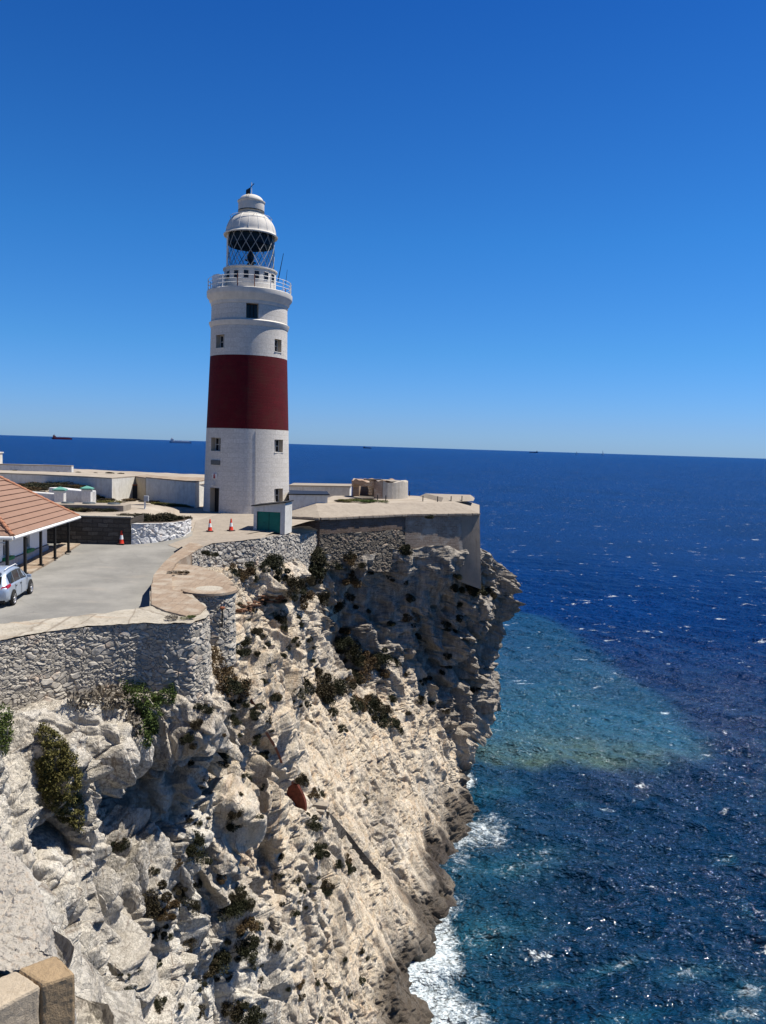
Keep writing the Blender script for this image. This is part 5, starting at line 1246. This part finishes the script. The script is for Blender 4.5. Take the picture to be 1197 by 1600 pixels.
# ------------------------------------------------------------------ steps, rusty arch and path wall on the slope
def onrock(u, v): 
    h, n = hit(u, v)
    return h, n
st = thing('concrete_steps', 'small pale concrete landing steps built into the cliff slope beside the rusty arch', 'steps')
h, n_ = onrock(496, 1262)
if h is not None:
    for k_ in range(3): MB().box(h+Vector((.1-.1*k_, -.28*k_-.1, .25-.24*k_)), (1.25-.15*k_, .55, .22), R(-12)).build('step', M['concrete_pale'], st, bevel=.03)
ra = thing('rusty_arch', 'curved rusty red metal plate standing beside the steps on the cliff', 'metal arch')
h, n_ = onrock(470, 1250)
if h is not None:
    mb = MB(); vs = []
    for i in range(15):
        q = i/14; ang_ = math.pi*q; x = -.9+1.0*q; zz = 1.9*math.sin(ang_*.85+.25)
        vs += [(h.x-.2+.55*math.sin(ang_), h.y-.6, h.z+1.25-2.9*q+.0), (h.x-.75-.15*math.sin(ang_), h.y-.25, h.z+1.2-2.8*q)]
    mb.add([(v[0], v[1], v[2]) for v in vs]+[(v[0]+.1, v[1]+.12, v[2]) for v in vs], [(i*2, i*2+2, i*2+3, i*2+1) for i in range(14)]+[(30+i*2, 30+i*2+1, 30+i*2+3, 30+i*2+2) for i in range(14)]+[(i*2, 30+i*2, 30+i*2+2, i*2+2) for i in range(14)]+[(i*2+1, i*2+3, 30+i*2+3, 30+i*2+1) for i in range(14)])
    mb.build('plate', plain('dark rusted plate', (.115, .032, .02), .9, var=.4, sc=4), ra)
def ribbon(name, label, cat, pix, hgt, mat, th=.35, lift=.25, rub=False, top=None):
    pts = [onrock(*q) for q in pix]; pts = [p for p in pts if p[0] is not None]
    if len(pts) < 2: return
    t = thing(name, label, cat); mb = MB(); L_ = []
    for h, n in pts: L_.append(h+n*lift)
    A = np.array([tuple(p) for p in L_]); 
    for _ in range(3): A[1:-1] = (A[:-2]+A[2:]+2*A[1:-1])/4
    N_ = Vector((1, -.35, .5)).normalized(); D_ = np.array([-.6, .5, -.1])
    n = len(A); V_ = [tuple(p) for p in A]+[tuple(p+D_*th) for p in A]+[(p[0]-.1, p[1], p[2]-hgt) for p in A]
    f = [(i, i+1, n+i+1, n+i) for i in range(n-1)]+[(i, 2*n+i, 2*n+i+1, i+1) for i in range(n-1)]
    mb.add(V_, f); mb.build('wall_face', mat, t); return t
ribbon('slope_wall', 'dark stone wall running diagonally down the slope below the steps', 'stone wall', [(508+84*k_/12, 1268+96*k_/12) for k_ in range(13)], 1.3, M['darkstone'], .4, .3)
ribbon('drain_pipe', 'thin rusty red pipe running down the slope to the rusty arch', 'pipe', [(392+70*k_/14+3*math.sin(k_), 1092+140*k_/14) for k_ in range(15)], .12, M['rust'], .10, .1)
mb = MB(); r2_ = random.Random(4); M['oldbrick'] = plain('broken old brick', (.16, .085, .05), .9, var=.4, sc=3)
for k_ in range(60):
    q = k_/59; h, n_ = onrock(373+68*q+r2_.uniform(-3, 3), 950-20*q+r2_.uniform(-5, 5)+4*math.sin(q*9))
    if h is not None: mb.box(h+n_*.05, (r2_.uniform(.2, .6), r2_.uniform(.15, .3), r2_.uniform(.06, .14)), M=Matrix.Rotation(r2_.uniform(-.6, .6), 3, 'Z') @ Matrix.Rotation(r2_.uniform(-.3, .3), 3, 'X'))
tag(mb.build('brick_rubble', M['oldbrick']), 'streak of broken rusty brown bricks on the rock below the middle rubble wall', 'bricks', kind='stuff')

# ------------------------------------------------------------------ plants
def leafmesh(name, seed, n, flat, size, mat, lumps=7, spread=1.0):
    rs = random.Random(seed); mb = MB(); L_ = [(rs.uniform(-.85, .85), rs.uniform(-.7, .7), rs.uniform(0, .3)*flat, rs.uniform(.18, .55)) for _ in range(lumps)]
    for i in range(n):
        cx, cy, cz, cr = rs.choice(L_)
        d_ = Vector((rs.gauss(0, 1), rs.gauss(0, 1), rs.gauss(0, 1))).normalized(); r_ = cr*rs.uniform(.55, 1.06)
        p = Vector((cx+d_.x*r_, cy+d_.y*r_, cz+d_.z*r_*flat)); 
        if p.z < -.25: continue
        a = Vector((rs.gauss(0, 1), rs.gauss(0, 1), rs.gauss(0, 1))).normalized(); b = d_.cross(a).normalized()*size*rs.uniform(.35, .6); c = (d_*.8+a*.5).normalized()*size*rs.uniform(.7, 1.4)
        mb.add([p-b, p+b*.9, p+c+b*.3, p+c-b*.4], [(0, 1, 2, 3)])
    me = bpy.data.meshes.new(name); me.from_pydata(mb.v, [], mb.f); me.materials.append(mat); return me
SH = {}
for k_, mat in (('dark', 'leaf_dark'), ('brown', 'leaf_brown'), ('green', 'leaf_green'), ('olive', 'leaf_olive'), ('dry', 'leaf_dry')):
    SH[k_] = [leafmesh('shrub', 10*i+hash(k_[0]) % 1+len(k_), 2600 if k_ != 'dry' else 700, .75, .085 if k_ != 'dry' else .12, M[mat], 6+i) for i in range(3 if k_ == 'dark' else 2)]
rs = random.Random(5)
def shrub(u, v, wpx, kind='dark', label=None, group='small dark shrubs growing on the cliff', pos=None, flat=1., name='shrub', cat='shrub'):
    if pos is None:
        h, n = hit(u, v)
        if h is None: return None
        d_ = (h-Vector((0, 0, CZ))).dot(Vector(_f)); s_ = wpx*d_/F/1.5
    else:
        h = Vector(pos); n = Vector((0, 0, 1)); d_ = (h-Vector((0, 0, CZ))).dot(Vector(_f)); s_ = wpx*d_/F/1.5
    o = bpy.data.objects.new(name, rs.choice(SH[kind])); COL.objects.link(o)
    up_ = (n*.7+Vector((0, 0, 1))*.8).normalized(); q = up_.to_track_quat('Z', 'Y')
    o.rotation_mode = 'QUATERNION'; o.rotation_quaternion = q @ Vector((0, 0, 1)).rotation_difference(Vector((0, 0, 1))) @ Matrix.Rotation(rs.uniform(0, 6.28), 3, 'Z').to_quaternion()
    o.location = h+up_*s_*.12; o.scale = (s_*rs.uniform(.9, 1.15), s_*rs.uniform(.85, 1.1), s_*flat*rs.uniform(.8, 1.1))
    tag(o, label or 'small dark dome-shaped shrub rooted in the pale cliff rock', cat, group); return o
zones = {
 'dark rounded shrub on the rock just below the middle rubble wall': [(374,888,22),(392,892,20),(427,883,30),(436,893,20),(415,890,16),(366,897,14),(403,905,12),(350,880,10)],
 'dark shrub clinging to the upper rock below the shaded fort wall': [(497,870,22),(492,885,28),(508,890,24),(540,868,16),(528,882,18),(458,908,24),(470,920,22),(455,925,26),(465,940,26),(440,905,14),(480,905,16),(495,908,14),(500,932,20),(543,872,14),(570,884,10),(588,875,11)],
 'dark shrub in a crevice of the steep shaded rock': [(540,905,20),(545,935,18),(520,950,18),(530,990,22),(536,1000,26),(545,1015,22),(570,1040,26),(585,1035,22),(560,1060,24),(600,1050,18),(620,1040,16),(595,1025,20),(556,1030,18),(610,975,12),(640,965,14)],
 'small dark shrub on the rock by the concrete facing of the fort': [(658,855,20),(667,852,18),(628,860,14),(632,912,14),(644,938,12),(712,918,12),(720,925,14),(735,924,22),(745,926,22),(757,926,16),(766,928,14),(697,975,12),(712,900,9)],
 'dark bush in the band of shrubs above the smooth pale slab': [(480,1080,24),(500,1068,26),(520,1070,24),(467,1085,18),(510,1090,20),(530,1085,20),(540,1080,22),(555,1105,22),(565,1118,26),(575,1100,20),(585,1115,22),(600,1110,18),(605,1130,24),(620,1132,20),(625,1145,14),(535,1140,12),(560,1090,18),(582,1092,14),(615,1092,16),(655,1095,14),(635,1115,10),(432,1088,16),(520,1115,14),(545,1060,12)],
 'small dark shrub dotted on the rough rock left of the smooth slab': [(357,925,12),(385,970,14),(400,985,14),(410,945,12),(445,985,14),(440,965,16),(378,950,10),(400,1020,12),(416,1005,12),(450,1010,12),(376,1005,18),(374,1020,18),(420,1040,10),(485,1000,12),(430,1088,14),(405,1105,12)],
 'dark shrub on the broken slope below the two rounded turrets': [(355,1075,30),(374,1075,26),(367,1095,14),(365,1130,16),(300,1150,16),(300,1165,14),(320,1110,14),(345,1190,20),(348,1180,16),(395,1160,12),(400,1150,10),(305,1130,14),(410,1180,16),(285,1160,10)],
 'dark bush beside the dark hollow in the rock': [(185,1325,20),(190,1320,14),(290,1330,26),(300,1320,22),(312,1345,20),(278,1350,12),(345,1370,16),(372,1290,18),(370,1270,14),(345,1150,12)],
 'dark rounded bush on the sunlit lower slope': [(245,1403,30),(265,1410,22),(283,1408,26),(250,1430,16),(263,1425,18),(282,1388,14),(250,1455,18),(300,1420,16),(355,1420,26),(365,1415,30),(385,1410,22),(380,1475,34),(375,1440,20),(333,1500,40),(335,1495,36),(355,1530,14),(293,1475,18),(310,1540,20),(250,1570,16),(205,1545,14),(365,1585,34),(385,1590,28),(315,1580,16),(310,1385,14),(372,1400,20),(405,1450,12)],
 'small dark shrub near the concrete steps on the slope': [(484,1240,14),(500,1240,10),(486,1285,18),(496,1335,30),(502,1330,20),(540,1345,16),(543,1358,18),(525,1352,12),(507,1395,14),(512,1385,12),(498,1372,10),(430,1478,18),(425,1470,12),(475,1225,16),(570,1250,10),(385,1100,12),(462,1238,9),(435,1370,10),(437,1345,12),(465,1540,10),(538,1500,8)],
}
for lb, L_ in zones.items():
    for (u, v, w_) in L_: shrub(u, v, w_*rs.uniform(.95, 1.4), rs.choice(['dark', 'dark', 'dark', 'dark', 'dark', 'brown']), lb, lb.replace('small dark shrub', 'small dark shrubs').replace('dark rounded shrub', 'dark rounded shrubs').replace('dark shrub', 'dark shrubs', 1).replace('shrubss', 'shrubs').replace('dark bush', 'dark bushes', 1) if True else None)
rq = random.Random(77); tries = 0; cnt = 0  # scattered plants whose near-black also paints in shaded holes of the rock
zn = [([(290,1100),(420,1110),(450,1230),(400,1330),(300,1320),(280,1180)], 26, 'tiny dark tuft in a crack of the rough rock below the two rounded turrets, doubling as crevice shade'),
      ([(190,1350),(420,1340),(560,1420),(600,1590),(180,1590)], 46, 'tiny dark tuft in a crack of the sunlit lower slope, doubling as crevice shade'),
      ([(380,900),(480,960),(560,1060),(520,1160),(420,1090),(385,1000)], 26, 'tiny dark tuft in a crack of the upper slope beyond the second turret, doubling as crevice shade'),
      ([(560,880),(720,940),(760,1060),(700,1120),(600,1080),(550,960)], 22, 'tiny dark tuft in a crack of the steep grey rock under the fort, doubling as crevice shade')]
for pl4, n4, lb in zn:
    pa_ = np.array(pl4, float); cnt = 0
    while cnt < n4:
        u, v = rq.uniform(pa_[:, 0].min(), pa_[:, 0].max()), rq.uniform(pa_[:, 1].min(), pa_[:, 1].max())
        if poly_sd(np.array([u]), np.array([v]), pa_)[0] < 0: continue
        cnt += 1; shrub(u, v, rq.uniform(6, 14), 'dark', lb, lb.replace('tiny dark tuft in a crack', 'tiny dark tufts in cracks'), name='shade_tuft', cat='tuft')
def drape(name, label, poly, n, lk, size, mat, cat='plant', lift=.3):
    """leaves growing over the rock inside a patch"""
    pl_ = np.array(poly, float); r_ = random.Random(len(poly)*7+n); mb = MB(); k_ = 0; xs, ys = pl_[:, 0], pl_[:, 1]
    U = np.array([r_.uniform(xs.min(), xs.max()) for _ in range(n*2)]); V = np.array([r_.uniform(ys.min(), ys.max()) for _ in range(n*2)])
    sd = poly_sd(U, V, pl_); nz_ = fbm(np.stack([U/14, V/14, 0*U], 1), 3, 800); ok = (sd+nz_*9) > 0
    hs_ = []
    for u, v, s_ in zip(U[ok], V[ok], sd[ok]):
        h, n_ = hit(u, v)
        if h is None: continue
        hs_.append(h); lft = lift*min(1, (s_+4)/14)*r_.uniform(.1, 1)
        for _ in range(lk):
            d_ = (n_+Vector((r_.gauss(0, .7), r_.gauss(0, .7), r_.gauss(0, .7)))).normalized(); a = Vector((r_.gauss(0, 1), r_.gauss(0, 1), r_.gauss(0, 1))).normalized()
            p = h+n_*lft+a*size*1.2; b = d_.cross(a).normalized()*size*.4; c = d_*size*r_.uniform(.7, 1.4)
            mb.add([p-b, p+b, p+c+b*.3, p+c-b*.3], [(0, 1, 2, 3)])
    if not mb.v: return
    o = mb.build(name, mat); tag(o, label, cat); return o
drape('creeping_plant', 'large patch of dark green creeping plant hanging below the near stone wall', [(183,1062),(220,1052),(262,1050),(276,1072),(270,1095),(250,1102),(248,1140),(232,1168),(215,1150),(222,1110),(190,1090),(176,1075)], 5200, 2, .055, M['leaf_green'], lift=.35)
drape('creeping_plant', 'olive and reddish creeping plant running down the white rock at the left', [(58,1115),(72,1130),(90,1150),(120,1180),(128,1200),(122,1235),(135,1265),(130,1300),(112,1290),(92,1275),(62,1240),(55,1190),(68,1180),(60,1150)], 5200, 2, .05, M['leaf_olive'], lift=.25)
drape('creeping_plant', 'dark green plant clump cut off by the left edge of the picture', [(0,1095),(14,1110),(20,1150),(10,1175),(0,1180),(-20,1140)], 900, 2, .05, M['leaf_green'], lift=.25)
drape('dry_shrub', 'tangle of grey dead twigs on the rock below the near stone wall', [(100,1078),(150,1070),(185,1075),(215,1110),(222,1145),(205,1140),(190,1100),(130,1105),(105,1095)], 2000, 1, .12, M['leaf_dry'], lift=.3)
drape('dry_shrub', 'dark brown shrub growing at the foot of the near wall, left of the green creeper', [(38,1072),(60,1064),(76,1068),(72,1085),(76,1090),(50,1095),(20,1090),(5,1080)], 1800, 2, .06, M['leaf_dark'], lift=.35)
drape('dry_shrub', 'reddish brown undergrowth in the cleft between the two rounded turrets', [(328,1010),(345,1020),(358,1040),(372,1090),(392,1085),(388,1065),(368,1060),(360,1095),(340,1070),(328,1050)], 2200, 2, .07, M['leaf_brown'], lift=.35)
# plants on the level ground
def gs(u, v, Y, z, w_, kind, label, group=None, flat=.6, name='shrub'):
    p = atY(u, v, Y); return shrub(0, 0, w_, kind, label, group, (p[0], p[1], z), flat, name)
for (u, Y, w_) in [(212,56.9,20),(222,57.0,24),(236,57.4,28),(250,57.9,26),(264,58.6,24),(277,59.3,20),(288,60.0,14),(228,58.4,24),(244,59.0,26),(260,59.8,20)]:
    gs(u, 812, Y, 1.76, w_*1.2, 'dark', 'dark low shrub growing in the curved white planter', 'dark shrubs in the curved planter', .75)
def gg(u, v, w_, kind, label, group, flat):
    p = uppix(u, v); return shrub(0, 0, w_, kind, label, group, (p[0], p[1], p[2]-.03), flat)
rb_ = random.Random(9)
for k_ in range(34):
    q = rb_.random(); u = 8+118*q; v = 757+7*rb_.random()+ (3 if u < 70 else 0)
    gg(u, v, rb_.uniform(24, 38), rb_.choice(['dark', 'dark', 'dark', 'brown']), 'dark low bush in the plant bed behind the cottage roof', 'dark bushes in the plant bed behind the cottage', .35)
for (u, v, w_, k_) in [(100,797,18,'green'),(112,796,20,'green'),(124,797,20,'olive'),(136,798,20,'dark'),(148,798,20,'dark'),(160,799,20,'dark'),(170,799,16,'dark'),(140,783,14,'dark'),(146,777,16,'dark'),(154,780,18,'dark'),(160,784,20,'dark'),(168,787,18,'olive'),(176,790,18,'dark'),(184,791,14,'dark'),(150,787,16,'olive')]:
    gg(u, v, w_*1.35, k_, 'low green and dark plant beside the path behind the retaining wall', 'low plants beside the path', .45)
for (u, v, w_, k_) in [(196,806,18,'dark'),(204,807,18,'dark'),(213,806,16,'dark'),(190,779,12,'dry'),(201,783,16,'brown'),(210,782,12,'brown'),(222,784,10,'dark'),(180,775,10,'olive'),(188,785,10,'dry'),(236,785,14,'dark'),(246,788,14,'olive'),(256,789,16,'olive'),(267,791,16,'olive'),(278,791,14,'olive'),(288,792,12,'olive'),(250,782,10,'dark'),(296,793,8,'dry')]:
    gg(u, v, w_*1.4, k_, 'scrubby low plant on the stony ground before the white walls', 'scrubby plants before the white walls', .3)
for (u, w_) in [(175,12),(190,8),(120,7),(24,6),(150,5),(90,5)]:
    gs(u, 748, 92, 3.65, w_, 'dark', 'tiny dark bush on the bare plateau at the sea edge', 'tiny bushes on the plateau', .5)
for i, (u, v, Y, w_, k_) in enumerate([(545,784,76,26,'olive'),(565,783,76,26,'green'),(585,783,76.5,22,'green'),(575,781,78,20,'dark'),(552,780,79,18,'dark'),(598,783,78,12,'olive'),(533,783,76,14,'dark')]):
    gs(u, v, Y, 2.35, w_, k_, 'yellow green plant on the deck of the fort platform', 'yellow green plants on the fort deck', .3)
for (u, v, Y, z, w_, k_, lb) in [(268,940,29.3,1.1,17,'dry','small dry tuft on the tan top of the rounded wall corner'),(296,941,29.4,1.1,15,'green','small green tuft on the tan top of the rounded wall corner'),(269,884,39.5,1.08,14,'dry','dry tuft growing on the brick parapet above the first turret'),(286,885,40,1.0,14,'brown','brown tuft at the inner side of the brick parapet')]:
    gs(u, v, Y, z, w_, k_, lb, None, .6, 'grass_tuft')
for (u, v, Y, lb) in [(322,866,48.3,'dark tuft growing out of the middle rubble wall near its left end'),(333,868,51,'dark tuft growing out of the face of the middle rubble wall'),(671,810,73.2,'dark tuft growing on the limewashed fort wall')]:
    p = atY(u, v, Y); shrub(0, 0, 12, 'dark', lb, None, tuple(p), 1.2, 'grass_tuft')

# ------------------------------------------------------------------ ships
def ship(label, u, D, Lpx, hull, sup, stern=-1, dz=0):
    v0 = 800; p = ray(u, 700); az_ = math.atan2(p[0], p[1]); x, y = D*math.sin(az_), D*math.cos(az_)
    L_ = Lpx*D/F; t = thing('cargo_ship', label, 'ship', (x, y, SEA+dz), -az_)
    h_ = L_*.085; w_ = L_*.14
    pr = [(-L_/2, -w_/2), (L_*.38, -w_/2), (L_*.5, 0), (L_*.38, w_/2), (-L_/2, w_/2)]; pr = [(-stern*a*-1, b) for a, b in pr]
    if stern > 0: pr = [(-a, b) for a, b in pr]
    MB().prism(pr, -2, h_).build('hull', hull, t)
    sgn = stern
    mb = MB().box((sgn*L_*.38, 0, h_+L_*.05), (L_*.14, w_*.8, L_*.10)); mb.box((sgn*L_*.40, 0, h_+L_*.12), (L_*.06, w_*.4, L_*.05)); mb.build('bridge', sup, t)
    mb = MB()
    for q in (-.3, -.1, .1): mb.tube([(-sgn*L_*(q), 0, h_), (-sgn*L_*(q), 0, h_+L_*.07)], L_*.008, 5)
    mb.box((-sgn*L_*.05, 0, h_+L_*.012), (L_*.7, w_*.5, L_*.02)); mb.build('deck_gear', sup, t)
    MB().tube([(sgn*L_*.36, 0, h_+L_*.1), (sgn*L_*.36, 0, h_+L_*.2)], L_*.006, 5).build('mast', sup, t)
sw = plain('ship white', (.55, .55, .55), .6, bumpd=0)
ship('long dark red tanker on the horizon, left of the lighthouse', 97, 9000, 27, plain('ship red', (.14, .02, .03), .6, bumpd=0), plain('ship brown', (.2, .08, .07), .6, bumpd=0))
ship('pale grey and white tanker on the horizon, just left of the lighthouse', 282, 8200, 32, plain('ship grey', (.32, .36, .42), .6, bumpd=0), sw)
ship('small dark red freighter on the horizon, right of the lighthouse', 574, 9500, 13, plain('ship maroon', (.12, .03, .05), .6, bumpd=0), plain('ship dark', (.07, .06, .08), .6, bumpd=0))
ship('faint dark freighter on the horizon, farthest to the right of the ships', 834, 12500, 13, plain('ship navy', (.05, .07, .13), .6, bumpd=0), plain('ship slate', (.12, .14, .2), .6, bumpd=0), 1)
for u, h_, lb in ((901, 5, 'tiny faint sailing boat on the horizon, left one of two'), (942, 8, 'tiny white sailing boat on the horizon, right one of two')):
    D = 11000; p = ray(u, 700); az_ = math.atan2(p[0], p[1]); s_ = D/F; t = thing('sailing_boat', lb, 'sailing boat', (D*math.sin(az_), D*math.cos(az_), SEA), -az_, 'sailing boats')
    MB().box((0, 0, s_*.5), (s_*4, s_, s_*1.2)).build('hull', sw, t); MB().add([(0, 0, s_), (s_*1.5, 0, s_), (0, 0, s_*h_), (0, .2*s_, s_), (s_*1.5, .2*s_, s_), (0, .2*s_, s_*h_)], [(0, 1, 2), (5, 4, 3), (0, 3, 4, 1), (1, 4, 5, 2), (2, 5, 3, 0)]).build('sail', sw, t)
